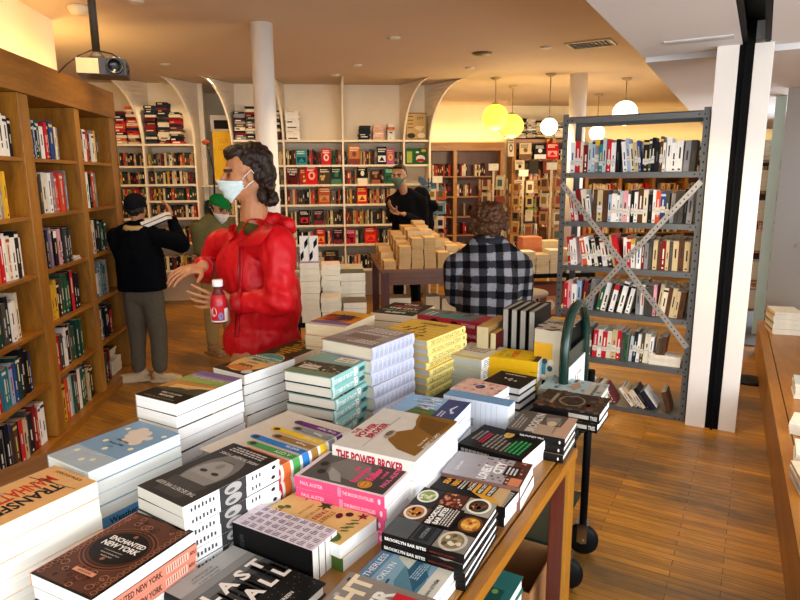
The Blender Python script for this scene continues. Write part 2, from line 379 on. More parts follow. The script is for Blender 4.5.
def a_egan(f):
    f.rect(0, 0, 1, 1, '#3b2a1a'); f.ell(.5, .55, .5, .47, '#e8b46e', 40); f.poly([(.02,.62),(.98,.62),(.9,.82),(.7,.97),(.5,1.0),(.3,.97),(.1,.82)], '#3d8c88'); f.rect(.06, .55, .94, .7, '#b8b993'); f.rect(.2, .12, .8, .3, '#d8823f')
    f.txt('MANHATTAN', .5, .77, .07, '#e9e2cc', .85); f.txt('BEACH', .5, .62, .085, '#26302c', .7, .03); f.txt('JENNIFER', .5, .47, .05, '#2b2a22', .6); f.txt('EGAN', .5, .34, .085, '#2b2a22', .6, .03); f.ell(.88, .12, .13, .08, '#d9d4c8')
stack('egan', 'round sunset-lake cover stack, behind the dusky green landscape stack', (218,367), (244,375), (289,357), 1.02, 6, 0, False, '#3b2a1a', '#a7a498', a_egan, None, page='#f1f0ec', w=.14, jit=.003)
def a_gold(f):
    f.rect(0, 0, 1, 1, '#3a2c18')
    for i in range(8): f.txt(['THE GOLDEN', 'AGE', 'OF THE', 'CITY', 'STORIES', 'OF NEW', 'YORK', 'LIFE'][i], .5, .92-i*.115, .075, '#d9a52c', .85, .03)
put_stack('gold', 'dark stack with gold lettering, behind the sunset-lake stack', UV(*[uv(atz(303,349,.95))[0]-.005, uv(atz(303,349,.95))[1]-.035]), .95, TZ, 4, .15, .21, YV, False, '#3a2c18', '#3a2c18', a_gold, None, page='#e9dcc0')
def a_teal(f):
    f.rect(0, 0, 1, 1, '#86a79b'); f.rect(0, .42, 1, .8, '#4a4434'); f.rect(0, .8, 1, 1, '#7d8f6d')
    rnd = random.Random(5)
    for i in range(60): x = rnd.random(); y = rnd.uniform(.43, .84); f.ell(x, y, .03, .02, rnd.choice(['#8d4f44', '#5a6b4a', '#c9bfae', '#2e2a24', '#a37a5c']), 7); f.k -= 1
    f.k += 1; f.rect(.08, .08, .5, .3, '#ded8c8'); f.txt('THE GREAT', .29, .24, .05, '#6d5a4a', .36); f.txt('NOVEL', .29, .15, .05, '#6d5a4a', .3); f.rect(.5, .6, .88, .78, '#d8cdb8'); f.txt('NEW YORK', .69, .69, .05, '#6d3a34', .32)
def s_teal(f):
    f.rect(0, .02, .06, .98, '#cfe6e2', 6); f.txt('STORIES OF THE CITY', .32, .5, .4, '#f3f8f6', .5, .03); f.rect(.58, .1, .68, .9, '#f3f6f4', 6); f.ell(.63, .5, .04, .3, '#26332f', 10); f.txt('GREEN', .8, .5, .4, '#233a36', .16, .03); f.ell(.95, .5, .025, .25, '#f3f8f6')
stack('teal', 'pale teal spined stack with street-scene cover, middle of the table', (283,370), (331,378), (356,355), 1.03, 6, 180, True, '#7f9f94', '#8cc4bf', a_teal, s_teal, w=.168, d=.2, page='#e6dfd0', jit=.009, back='#20282a')
def a_orange(f):
    f.rect(0, 0, 1, 1, '#e0862c'); f.rect(0, .7, 1, 1, '#f0b23c'); f.rect(0, 0, 1, .22, '#c5bfc6'); f.poly([(0,.22),(.5,.35),(1,.22),(1,.1),(0,.1)], '#7a5f86')
    rnd = random.Random(9)
    for i in range(14): f.poly([(rnd.random()*.9, .3+rnd.random()*.5) for _ in range(3)], rnd.choice(['#5b2a2a', '#3b3350', '#b9401f']))
    f.txt('LET THE WORLD', .5, .62, .07, '#3a1e2a', .8, .03); f.txt('SPIN', .5, .5, .09, '#3a1e2a', .6, .03)
stack('orange', 'bright orange sunset cover stack, behind the teal-spined stack', (308,327), (345,327), (371,315), 1.05, 5, 0, False, '#e0862c', '#b8b4a0', a_orange, None, w=.17, d=.235, page='#ecd9b4')
def a_lilac(f):
    f.rect(0, 0, 1, 1, '#a39289'); f.rect(0, .35, 1, .62, '#b3a49b'); f.rect(.25, .45, .8, .7, '#8b776e'); f.rect(0, .85, 1, 1, '#8e7f7a')
    f.lines(.12, .85, .05, .3, 4, '#e9e2dc', .35); f.lines(.1, .6, .7, .9, 3, '#e4dcd4', .3)
    f.txt('THE COLOSSUS', .45, .4, .055, '#f0ebe6', .6, .02)
def s_lilac(f):
    for i in range(26): 
        x = .06+i*.034; f.rect(x, .15, x+.018, .85 if i % 3 else .6, ['#a9adc6', '#b3b7ce', '#d2d4e2'][i % 3], 6); f.k -= 1
    f.k += 1
stack('lilac', 'tall lilac-white spined stack with mauve cover, left of the yellow hardbacks', (326,337), (372,348), (409,331), 1.075, 6, 180, True, '#9c8b82', '#c6c9dc', a_lilac, s_lilac, d=.225, page='#d9cfb8', jit=.004, back='#bdbac6')
def a_yellow(f):
    f.rect(0, 0, 1, 1, '#eabf49')
    for i in range(7): f.rect(.0, .1+i*.13, 1, .14+i*.13, '#f2cd62'); f.k -= 1
    f.k += 1
    rnd = random.Random(2)
    for x, y, s in [(.3,.62,1),(.45,.72,1),(.6,.62,1),(.4,.5,1),(.55,.5,1),(.7,.5,1),(.5,.36,1)]:
        f.poly([(x,y),(x+.09,y+.05),(x+.09,y+.085),(x,y+.03)], '#2a2416'); f.rect(x+.02, y-.06, x+.045, y+.02, '#2a2416')
    f.txt('DECODING', .5, .9, .06, '#2a2416', .7, .01); f.txt('MANHATTAN', .5, .82, .06, '#2a2416', .8, .01); f.lines(.2, .8, .14, .26, 3, '#6b5a24', .3)
def s_yellow(f):
    f.txt('DECODING MANHATTAN', .45, .5, .62, '#8a7420', .74, -.005); f.rect(.9, .3, .93, .7, '#5a4a1c', 6)
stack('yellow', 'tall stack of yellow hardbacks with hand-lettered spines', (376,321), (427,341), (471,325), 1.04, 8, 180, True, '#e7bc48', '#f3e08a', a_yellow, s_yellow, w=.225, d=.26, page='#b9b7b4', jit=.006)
def a_power(f):
    f.rect(0, 0, 1, 1, '#ddd6ca'); f.txt('THE', .36, .94, .065, '#b8203a', .3, .045) ; f.txt('POWER', .42, .845, .095, '#b8203a', .66, .05); f.txt('BROKER', .46, .735, .095, '#b8203a', .78, .05); f.rect(.08, .67, .85, .676, '#6b6258')
    f.poly([(.1,.06),(.5,.03),(.92,.0),(1,.02),(1,.5),(.84,.46),(.72,.4),(.62,.38),(.5,.52),(.42,.56),(.3,.5),(.16,.3)], '#8a5f22'); f.poly([(.55,.1),(.9,.05),(.95,.45),(.7,.36)], '#6d4a1a')
    f.ell(.42, .55, .1, .055, '#b9a184', 16); f.ell(.44, .57, .07, .035, '#6d6052', 12)
    f.txt('Robert Moses', .4, .13, .03, '#efe6d6', .5, a=0); f.txt('ROBERT A. CARO', .45, .06, .04, '#efe6d6', .6)
def s_power(f): f.txt('THE POWER', .3, .5, .62, '#b8203a', .5, .04); f.txt('BROKER', .72, .5, .6, '#b8203a', .3, .04)
stack('power', 'thick white stack with red title and brown figure, table centre', (332,444), (415,462), (452,420), .965, 3, 90, False, '#ddd6ca', '#e6e0d6', a_power, s_power, page='#f1f3f6', jit=.005)
def a_pink(f):
    f.rect(0, 0, 1, 1, '#f0d8d8'); f.rect(.05, .03, .95, .95, '#5c5752'); f.rect(.05, .03, .95, .3, '#44403c'); f.poly([(.2,.35),(.5,.3),(.8,.4),(.9,.7),(.6,.8),(.3,.75)], '#7d776f')
    f.ell(.3, .8, .08, .045, '#36322e', 14); f.ell(.55, .86, .08, .045, '#2e2a27', 14); f.poly([(.1,.5),(.35,.6),(.5,.75),(.3,.72),(.1,.62)], '#a39d94')
    f.txt('the', .62, .5, .05, '#ec4a7c', .5, .05); f.txt('brooklyn', .45, .4, .09, '#ec4a7c', .8, .06); f.txt('follies', .55, .28, .09, '#ec4a7c', .7, .06); f.txt('a novel', .6, .19, .04, '#ec4a7c', .4, .04)
    f.txt('PAUL AUSTER', .6, .1, .055, '#f06a94', .8, .03); f.ell(.2, .27, .12, .07, '#e09a3a'); f.ring(.2, .27, .1, .058, .012, '#b8701c'); f.txt('CLASSIC', .2, .27, .02, '#7a4410', .2)
def s_pink(f): f.txt('PAUL AUSTER', .2, .5, .32, '#f8ccd8', .26, .01); f.rect(.5, .1, .54, .9, '#f28fae'); f.txt('THE BROOKLYN FOLLIES', .72, .5, .3, '#f8d6e0', .34, .01); f.ell(.95, .5, .015, .25, '#f8ccd8')
stack('pink', 'pink-spined stack with grey photograph cover, front centre', (294,475), (384,497), (415,462), .938, 4, 90, False, '#f0d8d8', '#e8527f', a_pink, s_pink, page='#f4f3f2', d=.138, jit=.003)
def a_trees(f):
    f.rect(0, 0, 1, 1, '#e3bd77')
    def leaf(cx, cy, r, c, n=5, ph=0):
        P = []
        for i in range(n*2): t = ph+PI*i/n; q = r*(1 if i % 2 == 0 else .42); P.append((cx+q*math.cos(t), cy+q*math.sin(t)*f.w/f.h))
        f.poly(P, c)
    leaf(.12, .2, .16, '#5a1c24', 6); leaf(.2, .45, .17, '#3b4a22', 6, .3); leaf(.88, .12, .15, '#a3202c', 7, .2); leaf(.12, .88, .12, '#7a1f28', 5)
    f.ell(.33, .68, .09, .035, '#5d1c22', 16, .5); f.ell(.2, .75, .07, .04, '#401a18', 16, .2); f.ell(.7, .1, .05, .04, '#56682e', 14); f.ell(.62, .15, .05, .04, '#56682e', 14); f.ell(.9, .85, .14, .1, '#4a6428', 16)
    for i in range(6): f.ell(.3+i*.07, .86+.03*(i % 2), .018, .045, '#4d6a34', 10, .5); f.k -= 1
    f.k += 1
    f.txt('STREET', .5, .6, .055, '#a8642c', .4, .01); f.txt('TREES', .5, .52, .055, '#b0392c', .4, .01); f.txt('OF NEW YORK CITY', .5, .44, .035, '#8a6a3c', .5, 0); f.txt('A FIELD GUIDE', .5, .34, .028, '#8a6a3c', .4, 0)
stack('trees', 'tan stack with painted leaves on the cover, front of the table', (262,511), (340,545), (373,515), .89, 2, -90, False, '#e3bd77', '#4a6428', a_trees, None, d=.118, page='#eef1f0', flips=(1,))
def a_rainbow(f):
    f.rect(0, 0, 1, 1, '#dccfbd')
    cs = ['#c8323c', '#e87038', '#53a356', '#2f7fc8', '#a3763c', '#efc22f', '#8a8a86', '#6b2a78']
    tx = ['New', 'Yorkers', 'A CITY', 'and its', 'People', 'in our', 'Time', 'Craig Taylor']
    xe = [.5, .58, .64, .74, .54, .7, .5, .6]
    for i, c in enumerate(cs):
        y0 = .94-i*.105; f.rect(0, y0-.075, xe[i], y0, c); f.ell(xe[i], y0-.0375, .06, .0375, c, 16); f.ell(xe[i]-.02, y0-.0375, .045, .026, '#4a3428', 12)
        f.txt(tx[i], .18, y0-.038, .04, '#f4ead8', .3, .02)
def s_rainbow(f):
    cs = ['#c8323c', '#e87038', '#53a356', '#2f7fc8', '#a3763c', '#efc22f', '#8a8a86', '#6b2a78']
    for i, c in enumerate(cs): f.rect(.06+i*.105, .0, .135+i*.105, 1, c, 6); f.k -= 1
    f.k += 1; f.txt('New', .098, .5, .3, '#f4ead8', .06, .02)
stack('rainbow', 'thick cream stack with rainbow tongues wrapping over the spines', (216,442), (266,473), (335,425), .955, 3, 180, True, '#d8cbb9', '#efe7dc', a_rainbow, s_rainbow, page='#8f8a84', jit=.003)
def a_portrait(f):
    f.rect(0, 0, 1, 1, '#3a3735'); f.rect(0, 0, 1, .15, '#2a2827'); f.ell(.5, .5, .34, .34, '#7c7872', 30); f.ell(.5, .56, .3, .26, '#a39f98', 30); f.poly([(.15,.7),(.85,.7),(.75,.95),(.25,.95)], '#4c4946')
    f.ell(.38, .52, .07, .025, '#37332f', 14); f.ell(.62, .52, .07, .025, '#37332f', 14); f.ell(.5, .4, .06, .05, '#8a857e', 14); f.rect(.38, .3, .62, .315, '#5a544e')
    for i in range(9): f.rect(.2+.02*(i % 3), .6+i*.012, .8-.03*(i % 2), .603+i*.012, '#8a857e'); f.k -= 1
    f.k += 1; f.txt('THE SECRETS WE KEEP', .5, .85, .045, '#d8d4cc', .8, .01); f.txt('HERE IS NEW YORK', .5, .2, .04, '#d8d4cc', .8, .01); f.lines(.15, .85, .04, .14, 3, '#cfcac2', .2)
def s_portrait(f):
    f.rect(.0, .0, .34, 1, '#f2f1ef'); f.rect(.34, 0, .62, 1, '#3b3a3a'); f.ell(.48, .5, .09, .46, '#a8a5a0', 18); f.ell(.46, .42, .04, .16, '#5a5754', 10); f.rect(.62, 0, 1, 1, '#f2f1ef')
    for i in range(7): f.rect(.06+i*.035, .3, .078+i*.035, .7 if i % 2 else .6, '#4a4846'); f.k -= 1
    for i in range(3): f.rect(.68+i*.04, .3, .698+i*.04, .65, '#4a4846'); f.k -= 1
    f.k += 1; f.ell(.93, .5, .025, .18, '#26282a', 10)
stack('portrait', 'black and white face cover stack, beside the rainbow-spined stack', (138,485), (183,507), (266,455), .98, 6, 180, False, '#3a3735', '#f2f1ef', a_portrait, s_portrait, page='#cdc8bc', jit=.003)
def a_bar(f):
    f.rect(0, 0, 1, 1, '#15110f')
    g = [(0,.68,.33,1,'#555a5c'),(.34,.68,.6,1,'#6a4526'),(.61,.7,1,1,'#2f2a2c'),(0,.4,.3,.66,'#3c4144'),(.72,.38,1,.68,'#5a2c1e'),(0,0,.3,.38,'#8d867a'),(.32,0,.66,.28,'#251a12'),(.68,0,1,.36,'#a8a294')]
    for q in g: f.rect(*q)
    rnd = random.Random(4)
    def dish(cx, cy, r, a, b, c): 
        f.ell(cx, cy, r, r*.95, a, 22); f.ell(cx, cy, r*.78, r*.74, b, 20)
        for i in range(12): f.ell(cx+rnd.uniform(-r, r)*.5, cy+rnd.uniform(-r, r)*.5, r*.2, r*.16, rnd.choice(c), 8); f.k -= 1
        f.k += 1
    dish(.47, .84, .145, '#e8e2d8', '#c07a34', ['#e09a4a', '#8a4a1c', '#d4b070']); dish(.82, .86, .14, '#f0ece4', '#8aa04a', ['#b8c86a', '#e8e2d0'])
    dish(.15, .2, .17, '#cfc6b4', '#8a7a5a', ['#e8dcc0', '#5a4a30', '#a89468']); dish(.49, .14, .15, '#6a4020', '#d89a3c', ['#f0c060', '#b06a24', '#a83a28']); dish(.85, .19, .16, '#f2eedf', '#3c3428', ['#c8b04a', '#6a5a3a', '#8a3a2a'])
    for i in range(26): f.ell(rnd.uniform(.73, .99), rnd.uniform(.4, .66), .022, .02, rnd.choice(['#a0402c', '#d8a890', '#6a2a1c', '#c87850']), 7); f.k -= 1
    f.rect(.03, .45, .27, .62, '#22262a'); f.txt('OYSTER BAR', .15, .54, .05, '#8f9496', .2)
    f.k += 1; f.rect(.31, .3, .7, .66, '#0d0b0a'); f.txt('BROOKLYN', .5, .605, .07, '#f4f0e8', .37, .05); f.txt('BAR BITES', .5, .52, .07, '#f4f0e8', .37, .05); f.lines(.34, .68, .34, .48, 4, '#d8d2c6', .1)
def s_bar(f):
    f.txt('BROOKLYN BAR BITES', .3, .5, .36, '#f4f0e8', .52, .04); f.txt('BARBARA SCOTT-GOODMAN', .75, .5, .2, '#8f3428', .3, .01)
stack('bar', 'black food-photo cookbook stack, front right of the table', (382,532), (464,555), (503.6,505.6), .907, 4, 90, True, '#15110f', '#100c0b', a_bar, s_bar, page='#f0efec', jit=.002)
def a_mother(f):
    f.rect(0, 0, 1, 1, '#8cb0c4'); f.rect(0, 0, 1, .2, '#dcd9c8'); f.rect(0, .82, 1, 1, '#5f87a8'); f.poly([(.2,.2),(.6,.2),(1,.35),(1,.6),(.5,.55),(.2,.3)], '#5b8a9c'); f.poly([(.45,.25),(.7,.22),(.9,.48),(.7,.52)], '#33607a')
    f.poly([(.7,.5),(1,.5),(1,.75),(.8,.72)], '#c9cfc0'); f.poly([(.1,.55),(.5,.6),(.5,.63),(.1,.58)], '#3a5264'); f.lines(.6, .95, .3, .42, 4, '#a9c6cf', .4)
    f.txt('MOTHERLESS', .55, .9, .085, '#eef4f6', .85, .01); f.txt('BROOKLYN', .5, .72, .085, '#eef4f6', .8, .01, a=0); f.txt('JONATHAN LETHEM', .5, .08, .055, '#26343c', .92, .01)
c0 = uv(atz(461, 562, .868))
put_stack('mother', 'blue-grey harbour-scene stack at the near table edge', UV(c0[0]-.11, c0[1]-.075), .868, TZ, 2, .21, .15, YV+PI/2, False, '#8cb0c4', '#8cb0c4', a_mother, None, page='#f0f2f2')
def a_tower(f):
    f.rect(0, 0, 1, 1, '#8e857c'); rnd = random.Random(8)
    for i in range(40): x = rnd.random(); y = rnd.random(); f.rect(x*.95, y*.95, x*.95+.05, y*.95+rnd.uniform(.02, .06), rnd.choice(['#5f5750', '#b5aca0', '#3f3a36', '#7a6f64'])); f.k -= 1
    f.k += 1; f.txt('BRIGHT', .52, .8, .26, '#ecd9b6', .95, .04); f.txt('POWER', .55, .5, .2, '#f0ebe2', .85, .04)
c0 = uv(atz(352, 568, .905))
put_stack('tower', 'grey city-photo paperback with big cream letters, near table edge', UV(c0[0]-.105, c0[1]+.09), .905, .869, 1, .2, .165, YV+PI/2+.05, False, '#8e857c', '#8e857c', a_tower, None, page='#d9d4ca')
c0 = uv(atz(436, 600, .915)); c0 = (c0[0]-.015, c0[1]+.01)
put_stack('red', 'plain red book at the near edge of the book table, cut off by the picture', UV(c0[0]-.08, c0[1]-.0), .922, .9055, 1, .15, .13, YV+PI/2+.05, False, '#c21f2c', '#b01c28', lambda f: f.txt('CITY', .5, .8, .08, '#e8787c', .4), None)
def a_last(f):
    f.rect(0, 0, 1, 1, '#3a3836'); f.rect(0, .82, 1, 1, '#a8a5a0'); f.rect(0, .73, 1, .82, '#8b8884'); f.rect(0, .64, 1, .73, '#6b6865'); f.rect(0, .56, 1, .64, '#4c4a48'); rnd = random.Random(6)
    for i in range(34): x = rnd.random()*.95; h = rnd.uniform(.03, .16); f.rect(x, .3, x+.03, .5+h, rnd.choice(['#2a2826', '#222120', '#33302e'])); f.k -= 1
    f.k += 1; f.rect(0, 0, 1, .34, '#1b1a19')
    for i in range(60): x = rnd.random(); y = rnd.uniform(.05, .5); f.rect(x, y, x+.008, y+.008, '#8a857c'); f.k -= 1
    f.k += 1
    f.txt('L A S T', .52, .63, .15, '#f1e6dc', .9, .04); f.txt('C A L L', .54, .4, .15, '#f1e6dc', .9, .04); f.txt('ELON GREEN', .5, .15, .035, '#e6ded4', .5, .02)
    for i, q in enumerate(['A TRUE STORY OF', 'LOVE, LUST, AND MURDER', 'IN QUEER NEW YORK']): f.txt(q, .42, .92-i*.045, .018, '#33302d', .6, .01)
stack('last', 'black and grey skyline hardback with large white letters, front table edge', (164,591), (262,640), (309,572), .855, 1, 90, True, '#2a2826', '#1b1a19', a_last, None, w=.235, d=.165, page='#e8e4da')
def a_black(f):
    f.rect(0, 0, 1, 1, '#15110e'); f.lines(.3, .8, .8, .93, 2, '#8a8078', .2); f.lines(.25, .75, .7, .79, 2, '#d02a4a', .2); f.lines(.12, .85, .42, .68, 4, '#9a8e80', .4); f.lines(.1, .6, .34, .4, 1, '#9a8e80', .2)
    f.ell(.8, .5, .14, .07, '#d8b060'); f.txt('PRIZE', .8, .5, .025, '#6a4a1c', .2); f.lines(.12, .8, .08, .34, 4, '#34a85c', .3)
def s_black(f): f.lines(.05, .5, .2, .8, 1, '#b0a89e', 0); f.lines(.58, .85, .25, .7, 1, '#34a85c', 0)
stack('blacktext', 'black stack with red and green lettering, right side of the table', (459,442), (522,460), (535.6,437), .888, 2, 90, False, '#15110e', '#15110e', a_black, s_black, page='#f1efea')
def a_lonely(f):
    f.rect(0, 0, 1, 1, '#a8a2a4'); f.rect(0, 0, 1, .22, '#5c2f24'); rnd = random.Random(12)
    for i in range(60): x = rnd.uniform(0, .95); y = rnd.uniform(0, .62); f.rect(x, y, x+.05, y+.03, rnd.choice(['#6d4438', '#8e5a48', '#3f2620', '#c9aaa0', '#a3674f', '#56332a'])); f.k -= 1
    f.k += 1; f.txt('LONELY', .36, .5, .13, '#f4f0ec', .6, .06); f.txt('CITY', .6, .36, .13, '#f4f0ec', .5, .06); f.rect(.35, .1, .75, .28, '#1d1514'); f.lines(.4, .7, .12, .26, 3, '#e8e2da', .1); f.rect(.0, .02, .3, .16, '#d8845a'); f.txt('OLIVIA LAING', .4, .85, .04, '#e6e2e0', .4)
stack('lonely', 'red-brown apartment collage cover stack, right side of the table', (441,472), (520,488), (536.6,465), .887, 2, 90, False, '#a8a2a4', '#7d5a50', a_lonely, None, page='#efece6')
def a_down(f):
    f.rect(0, 0, 1, 1, '#14110f'); f.txt('SEAN', .62, .88, .08, '#e8a23c', .5, .04); f.txt('VERDES', .62, .76, .08, '#e8a23c', .55, .04); f.lines(.3, .95, .62, .7, 2, '#d8d2c6', .1)
    f.poly([(.4,.58),(1,.62),(1,.1),(0,.05),(0,.2)], '#e8a832'); 
    for i in range(8): f.poly([(.1*i,.02),(.1*i+.06,.02),(.5+.06*i,.3),(.48+.06*i,.3)], '#b9b2a4'); f.k -= 1
    f.k += 1
    for i, q in enumerate(['DOWN', 'AND OUT', 'IN THE CITY']): f.rect(.3, .5-i*.13, .85, .58-i*.13, '#14110f'); f.txt(q, .575, .54-i*.13, .05, '#f4f0e8', .5, .03)
stack('down', 'black and amber stack tucked behind the food-photo cookbooks', (431,487), (505,508), (520,490), .877, 2, 90, False, '#14110f', '#14110f', a_down, None, w=.185, d=.09, page='#efece6')
def a_bk(f):
    f.rect(0, 0, 1, 1, '#5b5048'); f.rect(0, .0, .45, .55, '#b59a80'); f.poly([(0,.0),(1,.0),(1,.15),(0,.2)], '#c49c7e'); f.lines(.1, .8, .78, .95, 3, '#a39a90', .3); f.txt('BROOKLYN', .5, .62, .16, '#cfc6ba', .9, .05); f.poly([(.5,.2),(.9,.25),(.8,.5),(.55,.45)], '#8a7c6c'); f.ell(.55, .35, .12, .08, '#c9b394'); f.rect(.1, .24, .9, .25, '#2e2824')
def s_bk(f): f.txt('BROOKLYN', .45, .5, .4, '#d9d2c6', .4, .02); f.ell(.92, .5, .015, .2, '#e8e2d8')
stack('bklyn', 'black-spined sepia street cover stack at the right table corner', (506,428), (565,439), (573,412), .9, 3, 90, True, '#4b423b', '#15120f', a_bk, s_bk, page='#f2f1ee', d=.155)
def a_brown(f):
    f.rect(0, 0, 1, 1, '#3a2a20'); rnd = random.Random(15)
    for i in range(50): x, y = rnd.random(), rnd.random(); f.ell(x, y, rnd.uniform(.03, .1), rnd.uniform(.02, .06), rnd.choice(['#4d382a', '#2a1d16', '#6a4a34', '#5c5038', '#7a2f22']), 8); f.k -= 1
    f.k += 1; f.ring(.5, .5, .3, .2, .03, '#8a7a5a', 24); f.rect(.2, .75, .8, .8, '#8f886a')
def s_brown(f): f.rect(.55, .3, .85, .7, '#b9b2a6'); f.txt('TREE', .92, .5, .4, '#d8d2c6', .1)
c0 = fit((540,400), (594,412), (600,400), .892)
put_stack('brown', 'dark brown jungle-patterned pair at the far right, past the table corner', c0[0], .892, .832, 2, .155, .2, YV+PI/2, True, '#3a2a20', '#120f0d', a_brown, s_brown, page='#f2f1ee')
BROWN = c0
def a_pale(f):
    f.rect(0, 0, 1, 1, '#a5bcbc'); f.rect(0, 0, 1, .3, '#b8b0a0'); rnd = random.Random(17)
    for i in range(30): x, y = rnd.random(), rnd.random(); f.ell(x, y, .08, .03, rnd.choice(['#8fb0b8', '#c4ccc4', '#9a9484', '#7f9ea6']), 8); f.k -= 1
    f.k += 1; f.poly([(.2,.45),(.5,.38),(.85,.48),(.6,.56),(.35,.54)], '#b08a6a'); f.lines(.1, .9, .1, .2, 1, '#6a5a4a', .2)
c1 = fit((545,390), (597,401), (605,385), .89)
put_stack('pale', 'pale blue and sand stack, behind the dark brown jungle pair', UV(uv(c0[0])[0]+.16, uv(c0[0])[1]-.035), .885, .832, 2, .15, .2, YV+PI/2, True, '#a5bcbc', '#9a8f80', a_pale, lambda f: f.lines(.1, .9, .2, .8, 1, '#4a3c32', .1), page='#e8dcc4')
def a_navy(f):
    f.rect(0, 0, 1, 1, '#8fb6dc'); f.rect(0, 0, 1, .36, '#3b4878'); rnd = random.Random(19)
    f.poly([(0,.36),(.35,.36),(.4,.7),(0,.8)], '#54703c')
    for i in range(24): x, y = rnd.uniform(.05, .9), rnd.uniform(.38, .75); f.poly([(x,y),(x+.06,y+.02),(x+.03,y+.16)], rnd.choice(['#f2f4f6', '#e8ecf2', '#b84a3c', '#dfe6f0', '#6a8a4a'])); f.k -= 1
    f.k += 1; f.poly([(.3,.1),(.5,.16),(.7,.12),(.72,.14),(.5,.2),(.3,.13)], '#dfe3f0'); f.ell(.35, .12, .05, .03, '#cfd5ea'); f.lines(.1, .4, .2, .3, 2, '#cfd5ea', .2)
stack('navy', 'pale blue and navy illustrated stack, in front of the yellow hardbacks', (388,412), (453,421), (474,403), .95, 5, 90, False, '#8fb6dc', '#c7d9ec', a_navy, None, page='#eef1f6', jit=.004)
def a_pmap(f):
    f.rect(0, 0, 1, 1, '#e2b7a6'); rnd = random.Random(23)
    for i in range(40): x, y = rnd.random(), rnd.random(); f.ell(x, y, .07, .04, rnd.choice(['#d89a8c', '#ecccb8', '#c7a58e', '#e8c2b4', '#c98a7a']), 8); f.k -= 1
    f.k += 1; f.ell(.5, .5, .2, .14, '#e9d9cf'); f.ell(.5, .5, .15, .11, '#4a4668'); f.ell(.5, .53, .06, .04, '#a3485a')
stack('pinkmap', 'rose-patterned stack with blue medallion, right of the yellow hardbacks', (450,388), (492,397), (508.6,385), .93, 3, 90, False, '#e2b7a6', '#efe9e4', a_pmap, lambda f: f.lines(.1, .9, .2, .8, 1, '#8a7f86', .1), page='#f0eeee')
def a_bfly(f):
    f.rect(0, 0, 1, 1, '#1c1512'); f.lines(.2, .8, .8, .9, 1, '#c9bfb2', .2)
    for x, y in [(.45,.5),(.6,.4)]: f.poly([(x,y),(x-.12,y+.06),(x-.1,y-.02)], '#e8e2d2'); f.poly([(x,y),(x+.1,y+.07),(x+.11,y-.01)], '#e8e2d2')
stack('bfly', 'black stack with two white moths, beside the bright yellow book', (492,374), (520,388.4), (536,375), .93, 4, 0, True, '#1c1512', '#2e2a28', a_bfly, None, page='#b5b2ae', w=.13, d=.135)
def a_sunny(f):
    f.rect(0, 0, 1, 1, '#f4c816'); f.rect(0, 0, 1, .1, '#3a2c1a'); f.txt('NEW YORK', .5, .75, .09, '#b89a2c', .6, .03); f.txt('WORKS', .5, .5, .13, '#e8661c', .7, .05); f.txt('1000', .3, .62, .08, '#8fae4a', .4, .03)
    for i in range(9): f.poly([(i*.11, .1), (i*.11+.06, .1), (i*.11+.03, .17+.05*(i % 2))], '#3a2c1a'); f.k -= 1
stack('sunny', 'bright yellow stack with orange lettering, right rear', (500,358), (538,362), (550,354.6), .95, 3, 90, False, '#f4c816', '#d8a614', a_sunny, None, w=.19, d=.13, page='#f3f1ea')
def a_beige(f): f.rect(0, 0, 1, 1, '#d8d0bc'); f.rect(0, .9, 1, 1, '#d8b03c'); f.lines(.2, .8, .3, .6, 3, '#8a5a4a', .2); f.rect(.1, .2, .3, .26, '#22201e')
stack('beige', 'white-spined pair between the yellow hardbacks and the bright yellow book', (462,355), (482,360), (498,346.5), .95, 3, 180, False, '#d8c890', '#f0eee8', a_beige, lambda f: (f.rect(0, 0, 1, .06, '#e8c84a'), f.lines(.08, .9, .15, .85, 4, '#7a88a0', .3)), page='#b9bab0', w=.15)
def a_dead(f):
    f.rect(0, 0, 1, 1, '#1b1716'); rnd = random.Random(29)
    for i in range(5): f.txt(['ONE', 'DEAD IN', 'THE CITY', 'THAT NEVER', 'SLEEPS'][i], .5, .88-i*.18, .11, ['#e8e4de', '#c83248', '#e8e4de', '#7fa07a', '#e8e4de'][i], .9, .05)
stack('dead', 'black stack with heavy white and red lettering, far rear', (371,312), (413,316), (428,304), 1.0, 5, 0, False, '#1b1716', '#e8e2d6', a_dead, None, d=.24, page='#e8d8b8')
def a_gray(f): f.rect(0, 0, 1, 1, '#6f7c80'); f.rect(0, .35, .5, .7, '#4f8a8a'); f.rect(0, 0, 1, .16, '#b03a48'); f.lines(.1, .8, .75, .9, 2, '#d8dcdc', .3); f.rect(.5, .3, 1, .7, '#565b60'); f.lines(.5, .9, .4, .6, 3, '#9aa2a6', .3)
stack('gray', 'grey-teal stack with blood-red spines, behind the tall yellow stack', (436,309), (482,323), (496,316), 1.0, 4, 90, False, '#6f7c80', '#b4303f', a_gray, lambda f: (f.ell(.3, .5, .06, .3, '#3a1418'), f.ell(.6, .5, .06, .3, '#3a1418'), f.txt('GOTHAM', .8, .5, .4, '#e8c0c4', .2)), d=.13, page='#f4f3f0')
